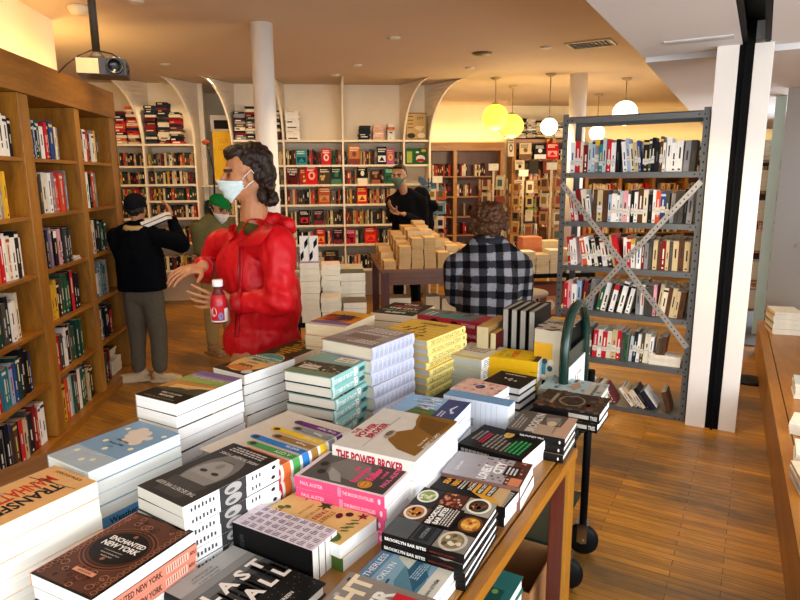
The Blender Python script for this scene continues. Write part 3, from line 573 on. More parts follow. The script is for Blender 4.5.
# books that stand with the spine up, in front of the leaf-cover books
def upright_row(prefix, key, n, t, w, h, loc0, step, mw3, hard, cov, spine, art, sart, labels, page=PAGE, group=None):
    cm, pm = book_meshes(w, h, t*.96, hard, cov, spine, art, sart, page)
    cm.materials.append(M['cover']); pm.materials.append(M['pages']); root = None
    for i in range(n):
        if root is None:
            r = bpy.data.objects.new('hardcover_book' if hard else 'paperback_book', None); C.objects.link(r)
            kids = [bpy.data.objects.new('cover', cm), bpy.data.objects.new('page_block', pm)]
            for q in kids: C.objects.link(q); q.parent = r
            root = r
        else:
            r = root.copy(); C.objects.link(r)
            for q in kids: d = q.copy(); C.objects.link(d); d.parent = r
        r.rotation_mode = 'QUATERNION'; r.location = loc0+step*i; r.rotation_quaternion = mw3.to_quaternion()
        tag(r, labels[i], 'book', group)
def mrot(x, y, z): return Matrix((x, y, z)).transposed()
Zv = Vector((0, 0, 1))
def a_oslo(f): f.rect(0, 0, 1, 1, '#0e0d0d'); f.txt('MAPS OF', .5, .12, .06, '#3b3a3a', .4)
def s_oslo(f):
    f.rect(0, 0, 1, 1, '#e3d6dc')
    for i in range(9): f.lines(.03+i*.1, .11+i*.1, .15, .85, 3, '#6a4c5c', .3, random.Random(i))
    f.rect(.16, 0, .165, 1, '#8a7080'); f.rect(.5, 0, .505, 1, '#8a7080')
p0 = uv(atz(312, 551, .90)); p1 = uv(atz(226, 526, .90)); hh = abs(p0[1]-p1[1])
# local x -> down, y -> +v, z -> -u ; centre of a book sits .035 below the spine
names = ['nearest', 'second', 'third', 'farthest']
upright_row('p', 'map', 4, .02, .069, hh, UV(p0[0]+.0195, (p0[1]+p1[1])/2, .8655), UD*.02, mrot(-Zv, VD, -UD), False, '#0e0d0d', '#e3d6dc', a_oslo, s_oslo,
            [f'{q} of four black books standing pale spines up, before the leaf-cover stack' for q in names], group='four small black books standing spine up')
# thin pale blue books standing spine up between navy and rose stacks
def a_thin(f): f.rect(0, 0, 1, 1, '#d7dde6'); f.lines(.55, .85, .1, .5, 4, '#8f98a8', .3); [f.rect(.05, .1+i*.08, .9, .11+i*.08, '#bcc6d4') for i in range(10)]
p0 = uv(atz(510, 405, .935)); p1 = uv(atz(444, 394, .935)); hh = abs(p0[1]-p1[1])
upright_row('p', 'thin', 5, .011, .102, hh, UV(p0[0]+.0, (p0[1]+p1[1])/2, .883), UD*.011, mrot(-Zv, VD, -UD), False, '#d7dde6', '#6f9cc4', a_thin, None,
            [f'{q} of five thin pale blue booklets standing spine up before the rose-patterned books' for q in ['nearest', 'second nearest', 'middle', 'fourth nearest', 'farthest']], group='five thin pale blue booklets')
# ================================================================== THE ROOM
CZ = 2.75
def floor_mat():
    m, nt, b = nodes('strip_oak_floor'); L = nt.links.new
    tc = N(nt, 'ShaderNodeTexCoord'); br = N(nt, 'ShaderNodeTexBrick', Scale=1.0)
    br.inputs['Brick Width'].default_value = .5; br.inputs['Row Height'].default_value = .041; br.inputs['Mortar Size'].default_value = .0014
    br.inputs['Color1'].default_value = (.2,.2,.2,1); br.inputs['Color2'].default_value = (.9,.9,.9,1); br.inputs['Mortar'].default_value = (0,0,0,1); br.offset = .37; br.inputs['Bias'].default_value = 0
    L(tc.outputs['Object'], br.inputs['Vector'])
    mp = N(nt, 'ShaderNodeMapping'); mp.inputs['Scale'].default_value = (3, 40, 1); L(tc.outputs['Object'], mp.inputs['Vector'])
    n1 = N(nt, 'ShaderNodeTexNoise', Scale=1.0, Detail=6.0, Roughness=.6); L(mp.outputs['Vector'], n1.inputs['Vector'])
    ad = N(nt, 'ShaderNodeMath', operation='MULTIPLY_ADD'); ad.inputs[1].default_value = .3; L(br.outputs['Color'], ad.inputs[0])
    s2 = N(nt, 'ShaderNodeMath', operation='MULTIPLY'); s2.inputs[1].default_value = .8; L(n1.outputs['Fac'], s2.inputs[0]); L(s2.outputs[0], ad.inputs[2])
    rp = N(nt, 'ShaderNodeValToRGB'); rp.color_ramp.elements[0].position = .25; rp.color_ramp.elements[1].position = .85
    rp.color_ramp.elements[0].color = lin('#6e430f')+(1,); rp.color_ramp.elements[1].color = lin('#d0902c')+(1,); L(ad.outputs[0], rp.inputs['Fac'])
    # worn grey patches of their own shape
    n2 = N(nt, 'ShaderNodeTexNoise', Scale=1.1, Detail=5.0, Roughness=.65); mp2 = N(nt, 'ShaderNodeMapping'); mp2.inputs['Scale'].default_value = (.7, 1.8, 1); L(tc.outputs['Object'], mp2.inputs['Vector']); L(mp2.outputs['Vector'], n2.inputs['Vector'])
    r2 = N(nt, 'ShaderNodeValToRGB'); r2.color_ramp.elements[0].position = .42; r2.color_ramp.elements[1].position = .62; r2.color_ramp.elements[1].color = (.85,.85,.85,1); L(n2.outputs['Fac'], r2.inputs['Fac'])
    mx = N(nt, 'ShaderNodeMix', data_type='RGBA'); L(r2.outputs['Color'], mx.inputs[0]); L(rp.outputs['Color'], mx.inputs[6]); mx.inputs[7].default_value = lin('#54432f')+(1,)
    mm = N(nt, 'ShaderNodeMix', data_type='RGBA', blend_type='MULTIPLY'); mm.inputs[0].default_value = .75
    inv = N(nt, 'ShaderNodeMath', operation='SUBTRACT'); inv.inputs[0].default_value = 1; L(br.outputs['Fac'], inv.inputs[1])
    L(mx.outputs[2], mm.inputs[6]); L(inv.outputs[0], mm.inputs[7]); L(mm.outputs[2], b.inputs['Base Color'])
    b.inputs['Roughness'].default_value = .38
    bp = N(nt, 'ShaderNodeBump', Strength=.3, Distance=.003); L(inv.outputs[0], bp.inputs['Height']); L(bp.outputs['Normal'], b.inputs['Normal'])
    return m
M['floor'] = floor_mat()
struct('floor', B((-9, -2.2, -.05), (6, 14, 0)), M['floor'], yaw=YV)
# warm ceiling stops where the lower white one begins (edge v = -.70)
m = MB()
m.prism([(-9, -2.2), (-.7, -2.2), (-.7, 4.3), (-.735, 4.5), (-.84, 8.2), (-.9, 14), (-9, 14)], CZ, CZ+.1)
struct('ceiling', m, M['ceiling'], yaw=YV)
m = MB(); m.prism([(-.7, -2.2), (-.17, -2.2), (-.17, 4.26), (-.3, 4.26), (-.715, 4.3)], 2.30, 2.86)
m.prism([(-.03, -2.2), (3.5, -2.2), (3.5, 4.26), (-.03, 4.26)], 2.30, 2.86)
struct('ceiling', m, M['wceil'], yaw=YV)
m = MB(); m.prism([(-.735, 4.5), (3.5, 4.5), (3.5, 12), (-.88, 12)], 2.30, 2.86); m.prism([(-.715, 4.3), (-.3, 4.26), (3.5, 4.26), (3.5, 4.5), (-.735, 4.5)], 2.335, 2.86)
struct('ceiling', m, M['wceil'], yaw=YV)
# walls in the s/b frame
struct('wall_left', B((-2.15, -2.0, 0), (-1.985, 5.2, CZ)), M['wall'], yaw=YS)
struct('wall_left', B((-3.75, 5.1, 0), (-3.65, 8.36, CZ)), M['wall'], yaw=YS)
struct('wall_left', B((-3.65, 5.1, 0), (-2.151, 5.2, CZ)), M['wall'], yaw=YS)
struct('wall_rear', B((-3.7, 8.36, 0), (-1.5, 8.46, CZ)), M['niche'], yaw=YS)
struct('wall_rear', B((-1.2, 8.36, 0), (1.36, 8.46, CZ)), M['niche'], yaw=YS)
struct('wall_rear', B((-1.9, 9.3, 0), (-.9, 9.4, CZ)), M['wall'], yaw=YS)
struct('wall_back', B((1.36, 10.62, 0), (8.5, 10.72, CZ)), M['wall'], yaw=YS)
struct('wall_back', B((1.36, 8.46, 0), (1.42, 10.62, CZ)), M['wall'], yaw=YS)
struct('wall_right', B((3.5, -2.2, 0), (3.6, 12, 2.86)), M['wall'], yaw=YV)
# ------------------------------------------------------------------ round columns
def column(loc, r, n):
    m = MB(); m.lathe([(r, 0), (r, CZ)], 40); o = m.build('round_column', M['white'], loc=loc); return o
pc = aty(261, 100, 1); k = 1.17*620/153
q = atz(261, 23.5, CZ); tag(column((q.x, q.y, 0), .085, 1), 'white round column in the room behind the man in red', 'column')
q = atz(579, 74, CZ); tag(column((q.x, q.y, 0), .1, 2), 'far round column rising behind the top left of the grey steel shelf', 'column')
# ------------------------------------------------------------------ white and black split pillar on the right
m = MB(); m.box((-.297, 4.17, 0), (-.183, 4.36, 2.30)); tag(m.build('flat_pillar', M['white'], yaw=YV, bevel=.003), 'white flat pillar touching the grey steel shelf', 'pillar')
m = MB(); m.box((-.108, 4.18, 0), (-.012, 4.38, 2.30)); tag(m.build('flat_pillar', M['white'], yaw=YV, bevel=.003), 'white flat pillar right of the black steel strip', 'pillar')
m = MB(); m.box((-.1825, 4.19, 0), (-.1085, 4.21, 2.44)); m.box((-.1825, 4.21, 0), (-.17, 4.34, 2.44)); m.box((-.121, 4.21, 0), (-.1085, 4.34, 2.44)); m.box((-.152, 4.165, 0), (-.139, 4.19, 2.44))
tag(m.build('steel_post', M['black'], yaw=YV), 'black steel post between the two white flat pillars', 'post')
m = MB(); m.box((-.165, -2, 2.42), (-.035, 4.19, 2.44)); m.box((-.17, -2, 2.31), (-.155, 4.19, 2.42)); m.box((-.045, -2, 2.31), (-.03, 4.19, 2.42)); m.box((-.165, -2, 2.302), (-.14, 4.19, 2.31)); m.box((-.06, -2, 2.302), (-.035, 4.19, 2.31))
tag(m.build('ceiling_beam', M['black'], yaw=YV), 'black steel channel running along the white ceiling above the pillars', 'beam')
# ------------------------------------------------------------------ oak wall bookcase on the left (s/b frame)
def oak_case():
    t = empty('oak_bookcase', (0,0,0), YS, 'tall oak bookcase filling the left wall, three open bays in view', 'bookcase')
    X0, X1 = -1.97, -1.65
    def part(n, a, b, mt, lab=None, bev=.002): 
        m = MB(); m.box(a, b); o = m.build(n, mt, t, bevel=bev)
        if lab: o['label'] = lab
    ups = [(2.1, 2.19), (2.93, 3.02), (3.74, 3.86), (4.52, 4.60), (5.20, 5.32)]
    for a, b in ups: part('upright', (X0+.02, a, .06), (X1, b, 2.05), M['oak_z'])
    part('fascia', (X0, 2.1, 2.052), (X1+.01, 5.34, 2.25), M['oak_y'])
    part('plinth', (X0, 2.1, 0), (X1+.02, 5.36, .058), M['oak_y'])
    part('back_panel', (X0, 2.1, .06), (X0+.018, 5.32, 2.05), M['oak_z'])
    part('end_panel', (X0, 5.322, .06), (X1, 5.345, 2.05), M['redwood'], 'end panel coloured reddish as in shade')  # dark red wood stands in for shade on this panel
    for (a, b), (c, d) in zip(ups, ups[1:]):
        for z in (.40, .725, 1.05, 1.38, 1.705): part('shelf', (X0+.02, b+.001, z-.022), (X1-.01, c-.001, z), M['oak_y'])
        for y in (b+.17, c-.1):
            m = MB(); m.box((X0+.019, y-.009, .08), (X0+.026, y+.009, 2.04), '#6d6658')
            for i in range(60): m.box((X0+.0262, y-.004, .1+i*.032), (X0+.0268, y+.004, .112+i*.032), '#2c2822')
            m.build('shelf_standard', M['paint'], t)
oak_case()
CN = {'#f0ece4': 'white', '#e2d6bc': 'cream', '#1a1a1e': 'black', '#23283a': 'navy', '#2f4a86': 'blue', '#9fb4d0': 'pale blue', '#7e1d22': 'dark red', '#c5222a': 'red', '#d8512a': 'orange', '#e0b030': 'yellow', '#2c5a3c': 'green', '#16403c': 'dark teal', '#2c7a8a': 'teal', '#8a8a8a': 'grey', '#4a4640': 'charcoal', '#8a7a9c': 'lavender', '#5a3a26': 'brown', '#e0a0a8': 'pink', '#c9b48a': 'tan', '#b9c4c4': 'silver'}
NC = {v: k for k, v in CN.items()}
def spine_book(parent_yaw, pos, t, h, d, cname, rnd, lean=0, band=None, label=None, group=None, page='#d9ccb0', yaw=None, name='book'):
    """upright book: spine faces local -y; pos = front bottom-left corner"""
    c = NC[cname]; m = MB(); lc = lin(c)
    m.box((0, 0, 0), (t, d, h), cols=[c, page, c, page, c, c])
    m.box((.002, .004, h-.0005), (t-.002, d, h+.0002), page)
    light = sum(lc) > .9; ink = '#2a2622' if light else rnd.choice(['#e8e2d4', '#d8c070', '#e8e2d4', '#c8ccd4'])
    if light and rnd.random() < .4: ink = rnd.choice(['#b02a2a', '#2a4a8a', '#1c1c1c'])
    f = Face(m, t, h, lambda x, y, k: (x, -.0002*k, y))
    quiet = name != 'book' and not band and cname in ('grey', 'charcoal', 'brown', 'tan', 'black')
    if quiet: ink = '#5a544a' if cname in ('charcoal', 'black') else '#3a342c'
    if not quiet and rnd.random() < .35: f.rect(0, rnd.choice([0, .8]), 1, rnd.choice([.12, 1]) if rnd.random() < .5 else 1, rnd.choice(list(CN)[:14])) if rnd.random() < .4 else f.rect(0, .86, 1, .93, ink)
    y0 = rnd.uniform(.3, .45); f.rect(.36, y0, .64, min(.9, y0+rnd.uniform(.2, .4)), ink)
    if not quiet and rnd.random() < .5: f.rect(.38, .2, .62, y0-.05, ink)
    if rnd.random() < .5: f.rect(.3, .05, .7, .1, ink)
    if band: f.rect(0, band[0], 1, band[1], band[2]); f.rect(.2, (band[0]+band[1])/2-.01, .8, (band[0]+band[1])/2+.01, '#9a9690')
    o = m.build(name, M['matte'] if rnd.random() < .5 else M['cover'])
    Mx = Matrix.Translation(pos) @ Matrix.Rotation(parent_yaw, 4, 'Z')
    if lean: Mx = Mx @ Matrix.Rotation(lean, 4, 'Y')
    o.matrix_world = Mx
    return tag(o, label, 'book', group)
P_OAK = {
 (0,1): (2.9,'white cream black red grey'), 
}
rnd = random.Random(101)
BAYN = {1: 'near bay', 2: 'middle bay', 3: 'far bay'}; SHN = ['bottom', 'fifth', 'fourth', 'third', 'second', 'top']
NUM = ['first', 'second', 'third', 'fourth', 'fifth', 'sixth', 'seventh', 'eighth', 'ninth', 'tenth', 'eleventh', 'twelfth', 'thirteenth', 'fourteenth', 'fifteenth', 'sixteenth', 'seventeenth', 'eighteenth', 'nineteenth', 'twentieth', 'twenty-first', 'twenty-second', 'twenty-third', 'twenty-fourth', 'twenty-fifth', 'twenty-sixth', 'twenty-seventh', 'twenty-eighth', 'twenty-ninth', 'thirtieth', 'thirty-first', 'thirty-second', 'thirty-third', 'thirty-fourth', 'thirty-fifth', 'thirty-sixth', 'thirty-seventh', 'thirty-eighth', 'thirty-ninth', 'fortieth']
SZ = [.0585, .4, .725, 1.05, 1.38, 1.705]
OAK = {
 (2,5): (3.87, 'pale blue,navy,pale blue,black,green,white,red,navy,blue,navy,cream,grey', .2),
 (2,4): (3.87, 'orange,cream,black,charcoal,grey,white,white,lavender,orange,red,orange,cream,grey', .235),
 (2,3): (3.87, 'white,black,white,navy,lavender,lavender,black,black,pink,black,charcoal,black,black,charcoal', .22),
 (2,2): (3.87, 'pink,white,yellow,yellow,black,brown,green,green,black,black,charcoal,black,black', .23),
 (2,1): (3.87, 'red,pink,red,charcoal,white,white,black,grey,brown,green,dark teal,dark teal,green', .225),
 (2,0): (3.87, 'white,pale blue,white,yellow,orange,cream,black,green,dark red,black,green,dark teal,charcoal,tan,dark red,black', .24),
 (3,5): (4.61, 'grey,white,black,navy,white,red,black,white,grey,charcoal', .2),
 (3,4): (4.61, 'red,red,red,white,white,black,black,orange,black', .23),
 (3,3): (4.61, 'black,charcoal,pink,yellow,black,charcoal,black,green,black,dark teal', .22),
 (3,2): (4.61, 'grey,green,teal,teal,silver,grey,teal,charcoal,charcoal,grey', .22),
 (3,1): (4.61, 'dark teal,black,black,white,dark teal,black,black,navy,black', .23),
 (3,0): (4.61, 'dark red,red,black,navy,charcoal,black,dark red', .22),
 (1,5): (3.42, 'red,grey,black,red,white,white,black,charcoal', .21),
 (1,4): (3.3, 'cream,red,black,tan,grey,yellow,yellow', .22),
 (1,3): (3.2, 'white,black,pink,cream,red,orange,red,white,cream,white,black,white', .23),
 (1,2): (3.12, 'green,black,charcoal,brown,teal,dark teal,green,charcoal,black,white,white,cream', .22),
 (1,1): (3.04, 'black,white,blue,navy,white,red,teal,teal,pale blue,blue,dark teal,black,black,black,blue', .23),
 (1,0): (3.04, 'black,charcoal,white,black,grey,black,charcoal,brown,black,tan,charcoal,black,dark red,red,white,white', .24),
}
for (bay, sh), (b0, cols, hh) in OAK.items():
    b = b0+.004; lim = {1: 3.73, 2: 4.51, 3: 5.19}[bay]
    for i, cname in enumerate(cols.split(',')):
        t = rnd.uniform(.024, .05); 
        if b+t > lim: break
        h = min(.29, hh*1.1*rnd.uniform(.86, 1.06)); d = rnd.uniform(.15, .185); s = -1.685-rnd.uniform(0, .02)
        spine_book(YS+PI/2, SB(s, b, SZ[sh]+.0005), t, h, d, cname, rnd, label=f'{cname} book, {NUM[i]} from the left, {SHN[sh]} shelf, {BAYN[bay]} of the oak bookcase', group=f'books in the oak bookcase, {BAYN[bay]}, {SHN[sh]} shelf')
        b += t+.0012
# loose piles in the oak bookcase
def flat_pile(name, cols, base, dims, yaw, labels, group, page='#e6dcc6'):
    z = base.z
    for i, cname in enumerate(cols):
        m = MB(); t = dims[2]*rnd.uniform(.85, 1.15); c = NC.get(cname, cname); m.box((-dims[0]/2, -dims[1]/2, 0), (dims[0]/2, dims[1]/2, t-.001), cols=[c, c, page, page, page, c])
        m.box((-dims[0]/2-.0003, -dims[1]/2, 0), (-dims[0]/2, dims[1]/2, t-.001), c)
        o = m.build(name, M['matte'], loc=(base.x+rnd.uniform(-.004, .004), base.y+rnd.uniform(-.004, .004), z), yaw=yaw+rnd.uniform(-.03, .03)); z += t
        tag(o, labels(i, len(cols)), 'book', group)
def lab_pile(desc): return lambda i, n: (f'{"bottom book" if i == 0 else "topmost book" if i == n-1 else NUM[i]+" book up"}, '+desc) if n > 1 else desc
flat_pile('book', ['white', 'cream', 'white', 'white'], SB(-1.78, 5.03, .059), (.14, .2, .03), YS, lab_pile('white flat pile, bottom right of the oak bookcase'), 'white flat pile in the far oak bay')
flat_pile('book', ['cream', 'white', 'green'], SB(-1.8, 5.08, .059+.125), (.1, .14, .02), YS, lab_pile('short pile atop the white pile in the oak bookcase'), 'short pile in the far oak bay')
flat_pile('book', ['black', 'cream'], SB(-1.74, 4.42, 1.0508), (.1, .1, .012), YS, lab_pile('tiny pair, third shelf, middle oak bay'), 'tiny pair in the oak bookcase')
# ------------------------------------------------------------------ grey steel shelf (u/v frame)
SV0, SV1, SU = -1.18, -.305, 4.22; SD_ = .36
SBZ = [.03, .35, .675, .98, 1.28, 1.60]
def steel_shelf():
    t = empty('steel_shelf', (0,0,0), YV, 'grey slotted steel shelving with crossed braces, full of books, right of the book table', 'shelving')
    for sx, v in ((1, SV0), (-1, SV1)):
        for u, su in ((SU, 1), (SU+SD_, -1)):
            m = MB(); a, b = sorted((v, v+sx*.036)); m.box((a, u, 0), (b, u+su*.003, 1.975)) if su > 0 else m.box((a, u-.003, 0), (b, u, 1.975))
            c, d = sorted((u, u+su*.036)); e, f = sorted((v, v+sx*.003)); m.box((e, c, 0), (f, d, 1.975))
            if su > 0:
                for i in range(38): m.box((v+sx*.018-.004, u-.0006, .05+i*.05), (v+sx*.018+.004, u-.0001, .062+i*.05), mi=1)
            m.build('post', [M['steel'], M['black']], t)
    for z in SBZ+[1.955]:
        m = MB(); top = z > 1.9
        zz = z if not top else 1.95
        if not top: m.box((SV0+.004, SU+.004, zz-.004), (SV1-.004, SU+SD_-.004, zz))
        m.box((SV0+.002, SU-.003, zz-.034), (SV1-.002, SU-.001, zz)); m.box((SV0+.004, SU+SD_-.006, zz-.034), (SV1-.004, SU+SD_-.004, zz))
        for e in (.03, .06, SV1-SV0-.06, SV1-SV0-.03): m.box((SV0+e-.004, SU-.0036, zz-.02), (SV0+e+.004, SU-.0031, zz-.012), mi=1)
        if top: m.box((SV0+.004, SU+.004, 1.955), (SV1-.004, SU+SD_-.004, 1.958))
        m.build('top_rail' if top else 'shelf', [M['steel'], M['black']], t)
    def brace(p, q, off):
        p = Vector(p); q = Vector(q); d = (q-p); L_ = d.length; a = math.atan2(d.y, d.x); m = MB(); R = Matrix.Translation((p.x, 0, p.y)) @ Matrix.Rotation(-a, 4, 'Y')
        m.box((0, SU-.006-off, -.017), (L_, SU-.0042-off, .017), X=R)
        for i in range(int(L_/.032)): m.box((.02+i*.032-.004, SU-.0066-off, -.004), (.02+i*.032+.004, SU-.0062-off, .004), X=R, mi=1)
        o = m.build('cross_brace', [M['strap'], M['black']], t)
    brace((SV0+.01, 1.53), (SV1-.02, .50), 0); brace((SV0+.01, .50), (SV1-.02, 1.54), .004)
    m = MB(); 
steel_shelf()
SHB = ['bottom', 'fifth', 'fourth', 'third', 'second', 'top']
def steel_row(sh, spec, h0, group_end=None):
    v = SV0+.045; i = 0
    for item in spec:
        n, cols, band, lean = item; cl = cols.split(',')
        for k in range(n):
            cname = cl[k % len(cl)]; t = rnd.uniform(.015, .034); h = h0*rnd.uniform(.85, 1.08)
            if v+t+abs(math.sin(lean))*h > SV1-.04: return
            bd = None
            if band and rnd.random() < .75: z0 = rnd.uniform(.22, .34); bd = (z0, z0+rnd.uniform(.14, .24), '#d6d1c6')
            off = 0
            if lean < 0: off = abs(math.sin(lean))*h if k == 0 else 0
            v += off
            spine_book(YV, UV(SU+.03+rnd.uniform(0, .012), v, SBZ[sh]+.001+(math.sin(abs(lean))*t if lean > 0 else 0)), t, h, .16, cname, rnd, lean=lean, band=bd, label=f'{cname} book, {NUM[i]} from the left on the {SHB[sh]} shelf of the grey steel shelving', group=f'books on the {SHB[sh]} steel shelf', page='#e4ddd0', name='banded_paperback')
            v += t/math.cos(lean)+.001; i += 1
        if lean > 0: v += math.sin(lean)*h0*.9
        v += .004
steel_row(5, [(9, 'white,red,cream,dark red,silver,pale blue,grey,teal,silver', 1, 0), (3, 'red,white,black', 1, 0), (5, 'white,pale blue,cream,tan,blue', 1, -.12), (6, 'black,charcoal,black,black,brown,white', 1, 0), (3, 'white,white,white', 0, 0), (10, 'grey,charcoal,charcoal,grey,brown,charcoal,brown,tan', 0, .04)], .2)
steel_row(4, [(5, 'red,white,dark red,cream,white', 1, -.16), (3, 'brown,tan,brown', 1, 0), (6, 'pale blue,white,white,silver,pink,white', 1, 0), (9, 'black,white,brown,cream,black,white,orange,blue,charcoal', 1, 0), (9, 'grey,charcoal,charcoal,black,grey', 0, .03)], .2)
steel_row(3, [(3, 'red,white,white', 1, -.1), (9, 'orange,white,black,cream,black,white,charcoal,tan,red', 1, -.2), (3, 'white,red,white', 1, -.05), (4, 'white,dark red,grey,charcoal', 0, 0), (9, 'tan,brown,dark red,tan,charcoal,tan,brown', 0, 0)], .2)
steel_row(2, [(4, 'red,pink,white,pale blue', 0, 0), (3, 'dark red,charcoal,grey', 0, .1), (8, 'blue,white,black,white,black,white,black,white', 0, .2), (5, 'grey,white,charcoal,charcoal,pink', 0, 0), (6, 'tan,cream,brown,tan,tan,brown', 0, .1)], .2)
steel_row(1, [(3, 'white,green,white', 1, 0), (5, 'white,black,white,white,charcoal', 1, 0), (8, 'red,white,red,cream,tan,red,charcoal,white', 1, .04), (6, 'silver,navy,white,charcoal,cream,white', 1, .06), (2, 'charcoal,brown', 0, .1)], .2)
steel_row(0, [(4, 'dark red,charcoal,red,red', 0, 0), (7, 'orange,cream,white,orange,charcoal,tan,dark red', 0, -.62), (6, 'white,tan,white,cream,black,white', 0, -.66), (5, 'brown,charcoal,tan,brown,white', 0, -.3)], .15)
flat_pile('book', ['white', 'cream', 'white'], UV(SU+.085, SV1-.15, SBZ[1]+.001), (.19, .12, .024), YV, lab_pile('white pile, right end of the fifth steel shelf'), 'white pile on the fifth steel shelf')
# back-to-back row seen through the open shelving
for sh in range(6):
    v = SV0+.3; i = 0
    while v < SV1-.06:
        t = rnd.uniform(.02, .04); cname = rnd.choice(['brown', 'charcoal', 'tan', 'charcoal', 'grey', 'green', 'dark red'])
        if rnd.random() < .85 and sh in (2, 3, 4): spine_book(YV+PI, UV(SU+SD_-.015, v+t, SBZ[sh]+.001), t, .19*rnd.uniform(.9, 1.1), .13, cname, rnd, label=f'{cname} book, {NUM[i]} from the left, rear row of the {SHB[sh]} steel shelf', group=f'rear row behind the {SHB[sh]} steel shelf', page='#b8a88c'); i += 1
        v += t+.002
# ------------------------------------------------------------------ long book table
def table():
    t = empty('display_table', (0,0,0), YV, 'long wooden display table covered in stacks of books, foreground', 'table')
    v0, v1, u0, u1 = -1.68, -.385, .12, 1.665
    m = MB(); m.box((v0, u0, TZ-.03), (v1-.03, u1, TZ)); m.build('tabletop', M['teak'], t, bevel=.003)
    m = MB(); m.box((v1-.026, u0, TZ-.032), (v1, u1, TZ-.004)); m.build('edge_strip', M['oak_y'], t, bevel=.003)
    for v, u in ((v1-.045, u1-.045), (v0+.045, u1-.045), (v1-.045, u0+.045), (v0+.045, u0+.045)):
        m = MB(); m.box((v-.01, u-.03, 0), (v+.032, u+.035, TZ-.033)); m.build('leg', M['redwood'], t, bevel=.004)
        m = MB(); m.box((v+.0325, u-.031, 0), (v+.042, u+.036, TZ-.033)); m.build('lit_leg_side', M['oak_z'], t)  # lighter wood strip stands in for the lit side of the leg
    m = MB(); m.box((v0+.05, u1-.12, TZ-.13), (v1-.06, u1-.1, TZ-.031)); m.build('apron', M['redwood'], t)
    m = MB(); m.box((v0+.06, u0+.06, .2), (v1-.06, u1-.14, .22)); m.build('lower_shelf', M['brown'], t)
table()
# second table behind, carrying the rear stacks
def table2():
    t = empty('display_table', (0,0,0), YV, 'second display table butting against the rear of the front book table', 'table')
    m = MB(); m.box((-1.62, 1.675, TZ-.032), (-1.01, 2.75, TZ-.0005)); m.build('tabletop', M['brown'], t)
    for v, u in ((-1.55, 1.75), (-1.55, 2.65), (-1.07, 2.65), (-1.07, 1.75)):
        m = MB(); m.box((v-.03, u-.03, 0), (v+.03, u+.03, TZ-.033)); m.build('leg', M['brown'], t)
table2()
# under the table: cardboard box and teal book pile
t = empty('cardboard_box', UV(1.685, -.605, .0), YV+.0, 'open cardboard box under the right end of the book table', 'box')
m = MB(); m.box((-.13, -.13, 0), (.13, .13, .004)); 
for a, b in (((-.13,-.13,.004), (-.126,.13,.40)), ((.126,-.13,.004), (.13,.13,.40)), ((-.126,-.13,.004), (.126,-.126,.40)), ((-.126,.126,.004), (.126,.13,.40))): m.box(a, b)
m.build('carton', M['card'], t)
m = MB(); m.box((-.12, 0, 0), (.12, .003, .09), X=Matrix.Translation((0, -.13, .40)) @ Matrix.Rotation(2.0, 4, 'X')); m.build('flap', M['card'], t)
def a_uteal(f): f.rect(0, 0, 1, 1, '#2f6f68'); f.rect(.1, .1, .6, .8, '#1f4f44'); f.rect(.5, .45, .85, .7, '#d8d6c8'); f.txt('THE', .67, .62, .05, '#2f6f68', .2); f.txt('CITY', .67, .53, .05, '#2f6f68', .25); [f.ell(.2+.08*i, .2+.1*(i % 4), .05, .04, '#7a9c5a', 8) for i in range(6)]
put_stack('uteal', 'teal illustrated stack on the board under the book table', UV(1.36, -.575), .52, .2215, 8, .2, .22, YV+PI/2, True, '#2f6f68', '#204c46', a_uteal, None)
# ------------------------------------------------------------------ green book cart behind the table end
def cart():
    t = empty('book_cart', (0,0,0), YV, 'dark green steel book cart on black casters, past the right end of the table', 'cart')
    v0, v1, u0, u1 = -1.0, -.53, 1.69, 2.5
    for vv, top in ((v1, 1.135), (v0, .80)):
        a, b = 2.03, 2.32; r = (b-a)/2; m = MB()
        pts = [(vv, a, .60), (vv, a, top-r)]+[(vv, a+r-r*math.cos(PI*i/12), top-r+r*math.sin(PI*i/12)) for i in range(1, 12)]+[(vv, b, top-r), (vv, b, .60)]
        if top > 1: m.tube(pts, .0165, 10); m.build('arched_frame', M['green'], t)
        m = MB(); m.box((vv-.004, a, .62), (vv+.004, b, .985 if top > 1 else .8)); m.build('end_panel', M['green'], t)
    m = MB(); m.box((v0, u0, TZ-.014), (v1-.02, u1, TZ-.0005)); m.box((v0, u0, TZ-.05), (v1-.02, u0+.004, TZ-.014)); m.box((v1-.024, u0, TZ-.05), (v1-.02, u1, TZ-.014)); m.build('top_tray', M['green'], t)
    for z in (.25, .55):
        m = MB(); m.box((v0+.02, 2.0, z), (v1-.02, u1-.02, z+.012)); m.box((v0+.02, 2.0, z), (v1-.02, 2.004, z+.04)); m.build('shelf', M['green'], t)
    for v, u in ((v1, 2.19), (v0+.05, 2.1), (v0+.05, 2.44), (v1, 2.45)):
        m = MB(); m.tube([(v, u, .14), (v, u, TZ-.015)], .016, 8); m.build('upright', M['black'], t)
        m = MB(); X = Matrix.Translation((v+.0, u, .068)) @ Matrix.Rotation(.1, 4, 'Z') @ Matrix.Rotation(PI/2, 4, 'X')
        m.lathe([(.0, -.016), (.055, -.016), (.066, -.008), (.066, .008), (.055, .016), (0, .016)], 28, X=X); w = m.build('caster_wheel', M['rubber'], t)
        m = MB(); Z_ = Matrix.Translation((v, u, 0)) @ Matrix.Rotation(.1, 4, 'Z'); m.box((-.02, -.024, .06), (.02, -.019, .142), X=Z_); m.box((-.02, .019, .06), (.02, .024, .142), X=Z_); m.box((-.025, -.024, .14), (.025, .024, .146), X=Z_); m.lathe([(.012, -.026), (.012, .026)], 10, X=X); w.parent = m.build('caster_fork', M['chrome'], t)
cart()
m = MB(); m.box((-.5245, 2.06, .66), (-.521, 2.29, .93), '#efeeee')
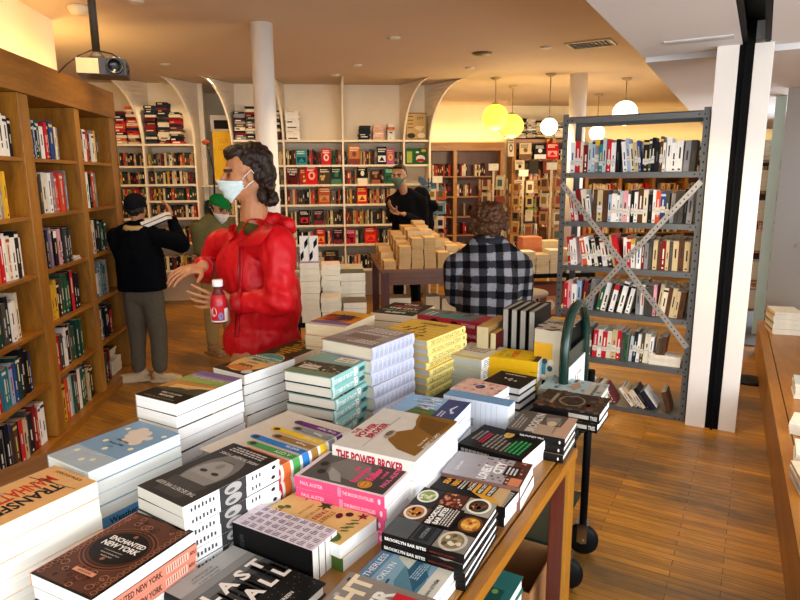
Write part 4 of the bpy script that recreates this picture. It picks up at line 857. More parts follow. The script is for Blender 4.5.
f = Face(m, .23, .27, lambda x, y, k: (-.521+.0003*k, 2.06+x, .66+y)); f.txt('LAST', .5, .74, .16, '#8a8690', .8, .0); f.txt('CHANCE', .5, .5, .14, '#c0566a', .8, .0); f.txt('BOOKS', .5, .26, .14, '#c0566a', .6, .0)
tag(m.build('paper_sign', M['matte'], yaw=YV), 'white paper sign with grey and pink letters on the green cart end', 'sign')
# four tall black hardbacks standing on the cart
m4 = mrot(-Zv, VD, -UD)
cm, pm = book_meshes(.2, .26, .026, True, '#15120f', '#0f0e0d', None, None, '#a9a39a'); cm.materials.append(M['cover']); pm.materials.append(M['pages'])
rt = mrot(UD, Zv, VD)     # reading along u, top up, face to the right
for i in range(4):
    r = bpy.data.objects.new('hardcover_book', None); C.objects.link(r)
    for nm, me in (('cover', cm), ('page_block', pm)): q = bpy.data.objects.new(nm, me); C.objects.link(q); q.parent = r
    lean = Matrix.Rotation(.0, 3, 'X'); r.rotation_mode = 'QUATERNION'; r.rotation_quaternion = mrot(-UD, Zv, -VD).to_quaternion()
    r.location = UV(2.28, -.785+i*.034, TZ+.13)
    tag(r, f'{["leftmost", "second from left", "third from left", "rightmost"][i]} of the four tall black hardbacks standing on the green cart', 'book', 'four tall black hardbacks on the cart')
for i, (v, w, c, l) in enumerate([(-.83, .045, '#b08a52', 'thick tan book lying on the green cart left of the tall black hardbacks'), (-.775, .02, '#5a2018', 'thin dark red book beside the tall black hardbacks on the green cart')]):
    m = MB(); m.box((0, 0, 0), (w, .22, .2-.02*i), cols=[c, '#c89a5a', '#c9b890', c, c, c]); tag(m.build('book', M['matte'], loc=UV(2.1, v-.05, TZ), yaw=YV), l, 'book')
def a_japan(f):
    f.rect(0, 0, 1, 1, '#c9bca4'); f.rect(0, .5, .6, .78, '#e0a82c'); f.rect(0, .25, .4, .5, '#3f8a9c'); rr = random.Random(31)
    for i in range(22): x, y = rr.random(), rr.uniform(.02, .5); f.ell(x, y, .09, .05, rr.choice(['#1d3042', '#2a4a5c', '#e0d4c0', '#1a2430']), 8); f.k -= 1
m = MB(); m.box((-.055, -.11, 0), (.055, .11, .22), cols=['#c9bca4', '#c9bca4', '#c9bca4', '#c9bca4', '#141414', '#c9bca4'])
def a_box(f):
    f.rect(0, 0, 1, 1, '#b7ab98'); rr = random.Random(37)
    for i in range(26): x, y = rr.random(), rr.random(); f.ell(x, y, .12, .05, rr.choice(['#8fa08a', '#d8c8b8', '#a85a4a', '#5f8a8a', '#3a3a40', '#c9a0a8', '#e0d8cc']), 8); f.k -= 1
    f.k += 1; f.rect(.0, .8, .9, .97, '#e0a82c'); f.lines(.1, .9, .45, .6, 2, '#2a2a2e', .2)
a_box(Face(m, .11, .22, lambda x, y, k: (-.055+x, -.11+y, .22+.0002*k)))
a_japan(Face(m, .11, .22, lambda x, y, k: (-.055+x, -.11-.0002*k, y)))
tag(m.build('boxed_set', M['cover'], loc=UV(2.20, -.60, TZ), yaw=YV), 'illustrated boxed set with yellow and teal patches, beside the green cart arch', 'book')
# ------------------------------------------------------------------ low veneered counter along the right
m = MB(); X = Matrix.Translation(UV(5.0, .121)) @ Matrix.Rotation(YV-math.radians(2.25)*1, 4, 'Z')
t = empty('display_counter', UV(5.0, .121), YV-.0395+.079*0, 'low glossy wooden counter running along the right edge of the picture', 'counter')
t.rotation_euler[2] = YV+math.atan2(.094, 2.38)
for y0, y1 in ((-.4, 1.3), (-1.75, -.403), (-3.9, -1.753)):
    m = MB(); m.box((0, y0, 0), (1.3, y1, .278)); m.build('side_panel', M['ply'], t, bevel=.002)
m = MB(); m.box((-.004, -3.9, .28), (.055, 1.303, .30)); m.box((.06, -3.9, .28), (1.3, 1.303, .30)); m.build('worktop', M['ply'], t, bevel=.002)
tc = t
CR = Matrix.Translation(t.location) @ Matrix.Rotation(t.rotation_euler[2], 4, 'Z')
def on_counter(x, y, z=.3012): return CR @ Vector((x, y, z))
q = atz(782, 330, .31)
flat_pile('book', ['cream', 'grey', 'white', 'cream', 'grey', 'white', 'cream', 'tan', 'white'], q+Vector((0,0,-.009)), (.2, .27, .021), YV+.2, lab_pile('ragged pale pile at the far end of the counter'), 'ragged pale pile on the counter')
for i, (px, py, n) in enumerate([(813, 396, 5), (814, 432, 3), (820, 462, 3), (823, 490, 4)]):
    q = atz(px, py, .302)
    flat_pile('magazine', ['white', 'silver', 'white', 'cream', 'silver'][:n], q, (.2, .2, .018), YV+rnd.uniform(-.2, .2), lab_pile(f'{["farthest", "second", "third", "nearest"][i]} white magazine pile on the low counter'), f'white magazines on the counter, pile {["one", "two", "three", "four"][i]}')
# ------------------------------------------------------------------ far right: taupe door leaf, mint frame, header, mat
t = empty('door_leaf', UV(6.42, .118), YV, 'large taupe door panel at the right edge behind the low counter', 'door')
t.name = 'door_1'; del t['label']; del t['category']; t['kind'] = 'structure'
m = MB(); m.box((0, .0, .0), (2.2, .04, 2.298)); m.build('door_panel', M['taupe'], t)
m = MB(); m.box((.18, -.03, .95), (.34, .0, .98)); m.build('door_pull', M['taupe'], t)
struct('trim_1', B((0.035, 7.0, 0), (.125, 7.1, 2.298)), M['mint'], yaw=YV)
m = MB(); m.lathe([(0, 0), (.13, 0), (.13, .012), (.1, .02), (0, .022)], 28); m.tube([(-.09, .03, .02), (-.09, .03, .9)], .012, 10); q = atz(750, 381, 0); tag(m.build('sign_stand', M['rubber'], loc=(q.x, q.y, .0), yaw=YV), 'stand with a round dark foot, between the white pillar and the low counter', 'stand')
struct('floor', B((-.1, 6.5, .001), (.5, 8.2, .01)), plain('grey_mat', '#42464a', .9), yaw=YV)
# shelf with toys and red books glimpsed in the gap right of the pillars
t = empty('narrow_shelf', UV(7.2, -.06), YV, 'tall wooden display shelf glimpsed in the gap right of the white pillar', 'shelf')
m = MB(); m.box((.22, 0, 0), (.25, .3, 1.9)); m.build('side_panel', M['oak_z'], t)
for i in range(6): m = MB(); m.box((-.25, 0, .2+i*.3), (.22, .3, .22+i*.3)); m.build('shelf', M['oak_x'], t)
for i in range(6): flat_pile('book', [rnd.choice(['dark red', 'white', 'black', 'cream', 'red']) for _ in range(5)], UV(7.35, .05, .2205+i*.3), (.2, .2, .04), YV, lab_pile(f'narrow shelf, {["bottom", "second", "third", "fourth", "fifth", "top"][i]} board'), f'pile on board {["one","two","three","four","five","six"][i]} of the narrow shelf')
# ================================================================== WHITE WALL SHELVING AT THE REAR (s/b frame)
RZ = [.41, .74, .99, 1.25, 1.50, 1.74, 2.045]
def fin(s0, ds, tipb, t, pos):
    """upright divider whose front edge sweeps out in an arc to the ceiling; built as a curved board"""
    zs = [.0, .6, 1.2, 1.8, 1.95]; n = 12
    pr = [(s0, 8.0, z) for z in zs]
    for i in range(1, n+1):
        a = PI/2*i/n; k = 1-math.cos(a); pr.append((s0+ds*k, 8.0+(tipb-8.0)*k, 1.95+(CZ-.003-1.95)*math.sin(a)))
    m = MB(); vs = []; w = .022
    for s, b, z in pr: vs += [(s-w/2, b, z), (s+w/2, b, z), (s0+w/2, 8.355, z), (s0-w/2, 8.355, z)]
    fs = []
    for i in range(len(pr)-1):
        o = 4*i
        for k in range(4): fs.append((o+k, o+(k+1) % 4, o+4+(k+1) % 4, o+4+k))
    fs += [(0, 3, 2, 1)]; o = 4*(len(pr)-1); fs += [(o, o+1, o+2, o+3)]
    m.add(vs, fs, smooth=False); return m
t = empty('wall_shelving', (0,0,0), YS, 'white built-in shelving with curved dividers up to the ceiling, rear wall', 'shelving')
FS = [(-2.95, -.42, 7.8), (-2.17, -.36, 7.7), (-1.57, -.32, 7.7), (-1.12, -.30, 7.7), (-.5, -.12, 7.65), (.23, .01, 7.65), (1.0, .28, 7.65), (1.33, .40, 7.7)]
for s, d, tb in FS: fin(s, d, tb, t, 0).build('divider', M['niche'], t)
for (a, _, _), (b, _, _) in zip(FS, FS[1:]):
    if a == -1.57: continue
    for z in RZ:
        zz = z if b > -1.4 else {2.045: 2.0, 1.74: 1.74, 1.5: 1.52, 1.25: 1.32, .99: 1.11, .74: .8, .41: .45}[z]
        m = MB(); m.box((a+.012, 8.01, zz-.025), (b-.012, 8.355, zz)); m.build('shelf', M['niche'], t)
BIGM = MB(); rb = random.Random(55)
WARM = ['#6a1a1e', '#b0222a', '#16161a', '#20242e', '#c8b894', '#d8ccb0', '#2c4a34', '#163430', '#b8482a', '#3a3630', '#4a3020', '#a8905c', '#6a6660', '#1e1c20', '#26242a', '#2c3e4a', '#b89030', '#3a2a24', '#1a1a1e', '#8a7454']
def pile_stuff(cols, base, dims, page='#d9bf94', face='-b'):
    q = Vector((base.dot(SD), base.dot(BD), base.z)); z = q.z
    for c in cols:
        t = dims[2]*rb.uniform(.85, 1.15); c = NC.get(c, c); a, b2 = q.x-dims[0]/2+rb.uniform(-.004, .004), q.y-dims[1]/2+rb.uniform(-.004, .004)
        BIGM.box((a, b2, z), (a+dims[0], b2+dims[1], z+t-.0012), cols=[c, c, page, page, page, c]); z += t
def far_spines(a, b, z, y, h, pal=WARM, dens=1.0, gap=.06):
    x = a+.015
    while x < b-.02:
        if rb.random() > dens: x += rb.uniform(.03, gap+.03); continue
        t = rb.uniform(.014, .036); hh = h*rb.uniform(.84, 1.06); 
        if x+t > b: break
        c = rb.choice(pal); dy = rb.uniform(0, .02)
        BIGM.box((x, y+dy, z+.001), (x+t-.001, y+.15, z+hh), cols=[c, '#cfc0a0', c, c, c, c])
        ink = rb.choice(['#e8dcc0', '#c9a86a', '#1c1a18', '#b02a2a']); z0 = z+hh*rb.uniform(.2, .5)
        BIGM.box((x+t*.28, y+dy-.0006, z0), (x+t*.7, y+dy, z0+hh*rb.uniform(.15, .35)), ink); x += t
def far_piles(a, b, z, y, h, pal=WARM, w=.14):
    x = a+.02
    while x+w < b:
        zz = z+.001; top = z+h*rb.uniform(.75, 1.05)
        while zz < top:
            t = rb.uniform(.018, .04); c = rb.choice(pal); d = rb.uniform(-.01, .01)
            BIGM.box((x+d, y, zz), (x+w-.012+d, y+.2, zz+t-.001), c)
            if rb.random() < .7: BIGM.box((x+d+.02, y-.0006, zz+t*.3), (x+d+w*rb.uniform(.4, .75), y, zz+t*.7), rb.choice(['#e8dcc0', '#c9a86a', '#f0ece4', '#1c1a18']))
            zz += t
        x += w
GRP_FACE = {}
def face_out(s, z, w, h, col, accent, lines, label, yaw=YS, b=7.985, fr='s', cat='book', txt=None, seed=1):
    rr = random.Random(seed*7+3); m = MB(); Wd = w/2
    X = Matrix.Rotation(-.10, 4, 'X')
    m.box((-Wd, 0, 0), (Wd, .02, h), cols=[col, '#d8ccb0', col, col, '#d8ccb0', col], X=X)
    f = Face(m, w, h, lambda x, y, k: X @ Vector((-Wd+x, -.0004*k, y)))
    k = rr.randrange(4)
    if k == 0: f.ell(.5, .45, .3, .22, accent); f.ell(.5, .45, .16, .12, col)
    elif k == 1: f.rect(.1, .15, .9, .5, accent); f.poly([(.2,.2),(.5,.45),(.8,.2)], col)
    elif k == 2: f.rect(0, 0, 1, .3, accent); f.ell(.5, .55, .18, .14, accent)
    else: [f.ell(rr.uniform(.15, .85), rr.uniform(.15, .6), .12, .08, accent, 10) for _ in range(5)]
    if txt:
        for i, q in enumerate(txt): f.txt(q, .5, .85-i*.14, .1, lines, .85, .03)
    else: f.lines(.12, .95, .68, .92, 2, lines, .3, rr)
    p = SB(s, b, z+.001) if fr == 's' else UV(b, s, z+.001)
    return tag(m.build('book', M['matte'], loc=p, yaw=yaw), label, cat)
FO = [  # s, shelf z, w, h, colour, accent, lettering, label, text
 (-.29, 1.74, .13, .19, '#2f8a96', '#163c44', '#e8dcc0', 'teal face-out book on the second white shelf, left of centre divider', None),
 (.07-.05, 1.74, .11, .2, '#c5222a', '#f0d8d0', '#f0ece4', 'red and white face-out book on the second white shelf, left of centre divider', None),
 (-.41, 1.5, .14, .22, '#5a1418', '#1c1416', '#f4ece0', 'dark red face-out book with white block letters on the third white shelf', ['HOW MUCH', 'OF THESE', 'HILLS']),
 (-.28, 1.5, .08, .2, '#a0282a', '#e0c060', '#e0c060', 'narrow crimson face-out book beside the white block letter book', None),
 (-.17, 1.5, .14, .24, '#d0181e', '#e8b8a0', '#f4ece0', 'plain bright red face-out book on the third white shelf', None),
 (-.01, 1.5, .14, .21, '#4a3a2a', '#c9a86a', '#e8dcc0', 'brown patterned face-out book right of the bright red one', None),
 (.14, 1.5, .13, .21, '#1e3a34', '#4a7a5a', '#c9d8b0', 'dark green face-out book next to the centre divider, third white shelf', None),
 (.37, 1.74, .14, .24, '#b8703c', '#7a3a3a', '#f0dcc0', 'copper coloured face-out book on the second white shelf, right of the centre divider', None),
 (.72, 1.74, .12, .22, '#20242c', '#e8e4dc', '#e8e4dc', 'black and white face-out book on the second white shelf, right bay', None),
 (.83, 1.74, .1, .2, '#b05a8a', '#e0b030', '#e0b030', 'magenta face-out book with a yellow strip on the second white shelf', None),
 (.47, 1.5, .13, .24, '#16161a', '#e8dcc0', '#e8dcc0', 'black face-out book with cream circle on the third white shelf, right bay', None),
 (.64, 1.5, .11, .17, '#3a2420', '#a05a3c', '#d8b890', 'small dark brown face-out book on the third white shelf, right bay', None),
 (.82, 1.5, .13, .2, '#2c6a50', '#1c4a38', '#b8d8c0', 'green face-out book next to the masked man in black', None),
 (-.02, 1.25, .15, .22, '#a8502c', '#c88a5a', '#f0d8b8', 'rust orange face-out book on the fourth white shelf, left of the centre divider', None),
 (.46, 1.25, .13, .22, '#c8242a', '#f0d060', '#f0d060', 'scarlet and yellow face-out book on the fourth white shelf, right bay', None),
 (-.28, .99, .12, .19, '#1a1a1e', '#c5222a', '#e8e4dc', 'black face-out book with red mark on the fifth white shelf', None),
 (-.1, .99, .13, .19, '#2a1c20', '#7a2a3a', '#c8a0a0', 'maroon face-out book on the fifth white shelf', None),
 (-.08, .74, .11, .2, '#c5242a', '#e8a030', '#f0e0c0', 'red and gold face-out book on the sixth white shelf', None),
 (.14, .74, .12, .2, '#26161c', '#7a3040', '#d8a0b0', 'black cherry face-out book beside the centre divider, sixth white shelf', None),
 (.3, .74, .12, .19, '#b01c3c', '#2a1418', '#f0b8c8', 'crimson rose face-out book on the sixth white shelf, right bay', None),
 (.56, .74, .15, .22, '#d0281e', '#f04a30', '#f0e0c0', 'orange-red face-out book on the sixth white shelf, right bay', None),
 (.05, .42, .18, .24, '#2a2420', '#5a3028', '#c9b48a', 'dark flower-pattern face-out book on the lowest white shelf', None),
 (-.15, .42, .15, .22, '#b8ae9a', '#a0957f', '#6a6050', 'pale stone face-out book on the lowest white shelf', None),
]
occ = {}
for i, (s, z, w, h, c, a, l, lab, tx) in enumerate(FO):
    face_out(s, z, w, h, c, a, l, lab, b=8.035 if z > 2 else 8.03, txt=tx, seed=i); occ.setdefault(z, []).append((s-w/2-.005, s+w/2+.005))
def fill(a, b, z, h, **k):
    segs = sorted(occ.get(z, [])); x = a
    for p, q in segs:
        if q < a or p > b: continue
        if p-x > .03: far_spines(x-.012, p, z, 8.05, h, **k)
        x = max(x, q)
    if b-x > .03: far_spines(x-.012 if x > a else x, b, z, 8.05, h, **k)
for (a, _, _), (b, _, _) in zip(FS, FS[1:]):
    a += .014; b -= .014
    if -1.6 < a < -1.5 or a > .98: continue
    left = b < -1.4
    for z in RZ[:-1]:
        zz = z if not left else {1.74: 1.74, 1.5: 1.52, 1.25: 1.32, .99: 1.11, .74: .8, .41: .45}[z]
        hh = .15 if (left and z > .8) else .185
        pal = WARM if z > .8 else ['#e2d6bc', '#8a8a8a', '#4a4640', '#c5222a', '#1a1a1e', '#f0ece4', '#c9b48a']
        fill(a, b, zz, hh, pal=pal) if not left else far_spines(a, b, zz, 8.05, hh)
# top shelves
far_piles(-2.94, -2.19, 2.0, 8.06, .42, ['#c5222a', '#7e1d22', '#1a1a1e', '#e2d6bc', '#d8512a', '#c9b48a', '#23283a'])
far_piles(-2.16, -1.58, 2.0, 8.06, .46, ['#c5222a', '#7e1d22', '#1a1a1e', '#e2d6bc', '#23283a', '#4a4640', '#26242a', '#2c3a3a'])
far_piles(-1.11, -.51, 2.045, 8.06, .4, ['#23283a', '#1a1a1e', '#7e1d22', '#e2d6bc', '#4a4640', '#8a8a8a'])
far_piles(-.49, -.28, 2.046, 8.06, .38, ['#f0ece4', '#ece6da', '#e8e2d8'], .18)
far_piles(-.27, -.1, 2.046, 8.06, .2, ['#e2d6bc', '#c5222a', '#c9b48a'], .15)
far_piles(-.1, .08, 2.046, 8.06, .23, ['#5a3020', '#6a3a26'], .16)
far_piles(.06, .22, 2.046, 8.06, .14, ['#e0a0a8', '#b9c4c4', '#d8c8b0'], .14)
far_piles(.25, .42, 2.046, 8.06, .06, ['#7e3a3a', '#c9b48a'], .16)
far_piles(.42, .6, 2.046, 8.06, .2, ['#23262e', '#30343c'], .15)
far_piles(.6, .78, 2.046, 8.06, .17, ['#d8a898', '#e0b8a8'], .15)
far_piles(.78, .98, 2.046, 8.06, .18, ['#d8512a', '#f0ece4', '#c9b48a', '#e8e2d8'], .1)
# prints and butterfly in the narrow bay at the end
def flat_art(s, b, z, w, h, col, label, draw, cat, name):
    m = MB(); m.box((-w/2, 0, 0), (w/2, .008, h), col); f = Face(m, w, h, lambda x, y, k: (-w/2+x, -.0004*k, y)); draw(f)
    return tag(m.build(name, M['matte'], loc=SB(s, b, z), yaw=YS), label, cat)
def d1(f): f.rect(.04, .04, .96, .96, '#b89a68'); [f.rect(.08, .85-i*.14, .35, .88-i*.14, '#4a3828') for i in range(4)]; f.ell(.25, .15, .2, .1, '#3a3430'); f.ell(.75, .16, .18, .1, '#e0d0b0'); f.poly([(.4,.45),(.7,.3),(.9,.5),(.6,.52)], '#d8c090'); f.txt('CITY', .7, .8, .09, '#4a3828', .4)
def d2(f): f.rect(0, 0, 1, 1, '#2a5a3a'); f.rect(.05, .1, .3, .8, '#a0a848'); f.ell(.7, .35, .22, .22, '#e8e0d0'); f.ell(.7, .25, .2, .1, '#b02a24'); f.ell(.85, .85, .12, .1, '#d8b030'); f.ell(.55, .75, .08, .06, '#e8e0d0')
flat_art(1.165, 8.06, 2.047, .26, .33, '#7a6040', 'brown vintage print leaning on the top shelf of the narrow end bay', d1, 'picture', 'art_print')
flat_art(1.165, 8.06, 1.742, .27, .2, '#2a5a3a', 'green picture card with red and white shapes in the narrow end bay', d2, 'picture', 'art_print')
m = MB()
for s in (-1, 1):
    m.add([(0, 0, .02), (s*.05, 0, .09), (s*.13, -.01, .12), (s*.14, -.01, .06), (s*.08, 0, .0)], [(0, 1, 2, 3, 4)], '#3a5470'); m.add([(0, .006, .02), (s*.05, .006, .09), (s*.13, -.004, .12), (s*.14, -.004, .06), (s*.08, .006, .0)], [(4, 3, 2, 1, 0)], '#3a5470')
    m.add([(0, 0, .0), (s*.08, 0, -.0), (s*.1, 0, -.06), (s*.04, 0, -.07)], [(0, 1, 2, 3)], '#4a6a8a'); m.add([(0, .006, .0), (s*.08, .006, -.0), (s*.1, .006, -.06), (s*.04, .006, -.07)], [(3, 2, 1, 0)], '#4a6a8a')
m.tube([(0, 0, -.06), (0, -.004, .03), (0, 0, .1)], .008, 8, '#20242c')
tag(m.build('butterfly_ornament', M['paint'], loc=SB(1.3, 7.9, 1.47), yaw=YS), 'blue-grey butterfly ornament pinned by the end of the white shelving', 'ornament')
# passage with yellow board and frames
def d3(f): f.rect(0, 0, 1, 1, '#e0b02c'); f.txt('SUN', .5, .8, .09, '#b8862c', .6, .0); f.txt('GODS', .5, .66, .09, '#b8862c', .6, .0)
flat_art(-1.25, 8.3, 1.55, .3, .62, '#e0b02c', 'tall yellow display board in the passage above the red-coated man', d3, 'poster', 'display_board')
flat_art(-1.3, 8.5, 2.18, .3, .2, '#e8e0d0', 'white and dark framed picture above the yellow board', lambda f: f.rect(.15, .15, .85, .7, '#2a2420'), 'picture', 'framed_picture')
m = MB(); m.box((-1.56, 8.2, 1.48), (-1.14, 8.5, 1.5)); m.box((-1.56, 8.2, 1.1), (-1.14, 8.5, 1.12)); m.box((-1.56, 8.2, .7), (-1.14, 8.5, .72)); m.box((-1.56, 8.48, 0), (-1.14, 8.5, 1.5))
tag(m.build('low_shelf', M['niche'], yaw=YS), 'cream low shelf unit in the passage behind the man in red', 'shelf')
far_spines(-1.55, -1.15, 1.12, 8.24, .2); far_spines(-1.55, -1.15, .72, 8.24, .2); far_piles(-1.5, -1.35, 1.5, 8.24, .13, ['#e8d8b0', '#d8c090'])
m = MB(); m.tube([(-1.42, 8.05, 2.02), (-1.4, 8.0, 1.9), (-1.36, 8.0, 1.7), (-1.37, 8.0, 1.3)], .012, 8, '#1a1512'); m.ell((-1.44, 8.05, 2.02), (.05, .03, .03), 10, '#b0502c')
tag(m.build('wall_cable', M['plastic'], yaw=YS), 'dark cable with an orange end hanging in the passage', 'cable')
# ------------------------------------------------------------------ dark wooden bookcases further back
def back_case(name, label, s0, s1, b, ztop, divs, shelves, zf, mt, h=.2, pal=WARM, dens=.85):
    t = empty(name, (0,0,0), YS, label, 'bookcase')
    xs = [s0]+divs+[s1]
    for x in xs: m = MB(); m.box((x-.03, b, 0), (x+.03, b+.3, zf)); m.build('upright', M['oak_z'] if mt else M['redwood'], t)
    m = MB(); m.box((s0-.03, b-.01, zf), (s1+.03, b+.3, ztop)); m.build('fascia', M['oak_x'], t)
    m = MB(); m.box((s0-.03, b+.3, 0), (s1+.03, b+.32, zf)); m.build('back_panel', M['redwood'], t)
    for p, q in zip(xs, xs[1:]):
        for z in shelves: m = MB(); m.box((p+.031, b+.01, z-.02), (q-.031, b+.299, z)); m.build('shelf', M['oak_x'], t)
        for z in shelves: far_spines(p+.03, q-.03, z, b+.06, h, pal, dens, .12)
DK = ['#7e1d22', '#5a1418', '#1a1a1e', '#4a2a1c', '#b03a30', '#8a7a5a', '#23283a', '#d0c0a0', '#3a1c18']
back_case('wooden_bookcase', 'dark oak bookcase with two bays under the glowing cove, rear wall', 1.55, 2.92, 10.25, 2.13, [2.13], [.3, .62, .93, 1.26, 1.59], 2.0, True, .2, DK, .8)
back_case('wooden_bookcase', 'warm wooden display bookcase behind the spinner racks, left of the steel shelf', 3.12, 4.3, 10.25, 2.2, [3.8], [.3, .6, .92, 1.25, 1.52, 1.85], 2.2, True, .17, ['#e2d6bc', '#e8dcc0', '#c9b48a', '#1a1a1e', '#c5222a', '#8a8a8a', '#4a5a3c', '#d8a060'], .95)
back_case('wooden_bookcase', 'long wooden bookcase seen through the steel shelf', 4.4, 8.2, 10.25, 2.05, [5.0, 5.6, 6.2, 6.8, 7.4], [.3, .6, .92, 1.25, 1.55, 1.84], 2.05, True, .19, ['#e2d6bc', '#c9b48a', '#e8c8a8', '#c5222a', '#5a3a26', '#e0b030', '#4a4640'], .95)
far_piles(3.0, 4.2, 2.2, 10.3, .3, ['#e2d6bc', '#f0ece4', '#1a1a1e', '#c9b48a', '#8a8a8a'], .16)
for i, (s, z, w, h, c, a, l, lab) in enumerate([
  (3.05, 1.9, .1, .3, '#d8cdb4', '#4a4640', '#4a4640', 'tall cream face-out book on top of the dark case, beside the yellow globes'),
  (3.3, 1.86, .2, .26, '#d8c49a', '#7a5a3a', '#4a3828', 'sand coloured face-out book right of the yellow globe lamps'),
  (3.55, 1.86, .2, .24, '#1c1c20', '#e8e4dc', '#e8e4dc', 'black face-out book beside the bright red one at the rear right'),
  (3.76, 1.86, .2, .26, '#c8181c', '#e8a8a0', '#f4ece0', 'bright red face-out book at the rear right, above the spinner racks'),
  (4.12, 1.86, .16, .24, '#b8a8a0', '#6a4a4a', '#3a2a2a', 'grey-pink face-out book at the far right of the rear case')]):
    face_out(s, z, w, h, c, a, l, lab, b=10.2, seed=40+i)
# cards pinned in rows
ci = 0
for r, z in enumerate([1.62, 1.3, .98]):
    for i in range(4):
        face_out(3.2+i*.24, z, .16, .22, rb.choice(['#c8b088', '#a88a60', '#b89a6a', '#6a7a44', '#7a3a2a', '#3a342c', '#d8c8a8']), rb.choice(['#7a3a2a', '#3a3a3a', '#a06a3c']), '#4a3828', f'{["leftmost", "second", "third", "rightmost"][i]} small face-out book in the {["upper", "middle", "lower"][r]} row of the case behind the spinner racks', b=10.17, seed=70+ci); ci += 1
# ------------------------------------------------------------------ spinner racks
def spinner(loc, label, z0, z1, n, r, pal, cats):
    loc = Vector((loc[0], loc[1], 0))
    t = empty('spinner_rack', loc, YS, label, 'display rack')
    m = MB(); m.lathe([(.17, 0), (.17, .015), (.02, .03), (.013, .04), (.013, z1+.03), (0, z1+.03)], 18, '#b8a890'); st_ = m.build('stand', M['paint'], t)
    dz = (z1-z0)/n
    m = MB(); m.box((-.06, -.004, z1+.03), (.06, .004, z1+.11), '#ece2c8'); m.build('topper', M['matte'], st_)
    for i in range(n):
        for k in range(6):
            a = 2*PI*k/6+.2; X = Matrix.Rotation(a, 4, 'Z'); z = z0+i*dz
            m = MB(); c = rb.choice(pal); hh_ = rb.uniform(.55, .9); m.box((-.05, -r, z), (.05, -r+.012, z+dz*hh_), c, X=X); m.box((-.03, -r-.001, z+dz*.2), (.03, -r, z+dz*.6), rb.choice(['#8a3a24', '#2a2a2a', '#a87c30', '#4a5a44', '#b8a888', '#6a4a30']), X=X)
            m.build('pocket_of_cards', M['matte'], t)
q = aty(491, 290, 7.6); spinner((q.x, q.y, 0), 'cream card spinner rack just right of the person in the plaid shirt', .85, 1.62, 4, .17, ['#c8b48a', '#b8925c', '#a87c50', '#d8c8a8', '#6a4a34', '#8a3a2a'], '')
q = aty(520, 290, 8.0); spinner((q.x, q.y, 0), 'second cream spinner rack, behind the stacked table near the steel shelf', .85, 1.55, 4, .17, ['#c8b48a', '#b8965c', '#a87c50', '#7a5a3c', '#d8c8a8'], '')
q = aty(547, 290, 7.2); spinner((q.x, q.y, 0), 'third cream spinner rack, half hidden by the left post of the steel shelf', .85, 1.62, 4, .16, ['#c8b48a', '#b88a5c', '#a87c50', '#d8c8a8', '#5a3a2c'], '')
q = aty(437, 290, 7.6); spinner((q.x, q.y, 0), 'small postcard rack with orange and white cards, left of the plaid shirt', .8, 1.48, 4, .1, ['#d8c8a8', '#b8502c', '#e8e0d0', '#6a8a9a', '#c87a4a'], '')
# dark table with stacks right of the plaid shirt
t = empty('dark_table', aty(540, 290, 6.3)*Vector((1,1,0)) if False else (aty(540, 290, 6.3).x, aty(540, 290, 6.3).y, 0), YS, 'dark cloth-covered table with pale book stacks, left of the steel shelf', 'table')
m = MB(); m.box((-.45, -.3, .6), (.45, .3, .64)); m.build('tabletop', M['black'], t)
for x in (-.4, .4):
    for y in (-.25, .25): m = MB(); m.box((x-.02, y-.02, 0), (x+.02, y+.02, .6)); m.build('leg', M['black'], t)
q0 = aty(540, 290, 6.3); wi = 0
for x, n, c, w in [(-.22, 7, 'white', .13), (-.08, 6, 'tan', .13), (.06, 7, 'cream', .13), (.24, 7, 'cream', .14), (-.36, 5, 'pink', .13)]:
    pile_stuff([c if k % 2 else 'cream' for k in range(n)], Vector((q0.x, q0.y, .641))+SD*x+BD*(-.18), (w, .2, .032), '#d8c8a8')
for x, n, c in [(-.1, 6, '#d8855a'), (.1, 5, '#e2c898')]: pile_stuff([c]*n, Vector((q0.x, q0.y, .641))+SD*x+BD*(.08), (.2, .18, .055), c)
# terracotta painted crate under it
m = MB(); m.box((-.35, -.1, .02), (.35, .1, .5), '#8a4020'); f = Face(m, .7, .48, lambda x, y, k: (-.35+x, -.1-.0005*k, .02+y)); f.rect(.25, .3, .45, .8, '#d8b090'); f.rect(.55, .35, .75, .75, '#c98a5a'); f.ell(.6, .55, .08, .12, '#e8d8b8')
tag(m.build('painted_crate', M['paint'], loc=(q0.x, q0.y, 0), yaw=YS), 'rust coloured crate with pale picture panels under the dark table', 'crate')
# round stool beside the plaid shirt
q = aty(524, 298, 4.6); t = empty('round_stool', (q.x, q.y, 0), 0, 'round metal stool table beside the person in the plaid shirt', 'stool')
m = MB(); m.lathe([(0, .70), (.17, .70), (.18, .71), (.18, .722), (.17, .73), (0, .73)], 30, '#8a7a68'); m.build('seat', M['paint'], t)
for k in range(3): a = k*2*PI/3+.4; m = MB(); m.tube([(.12*math.cos(a), .12*math.sin(a), .7), (.16*math.cos(a), .16*math.sin(a), 0)], .009, 8); m.build('leg', M['black'], t)
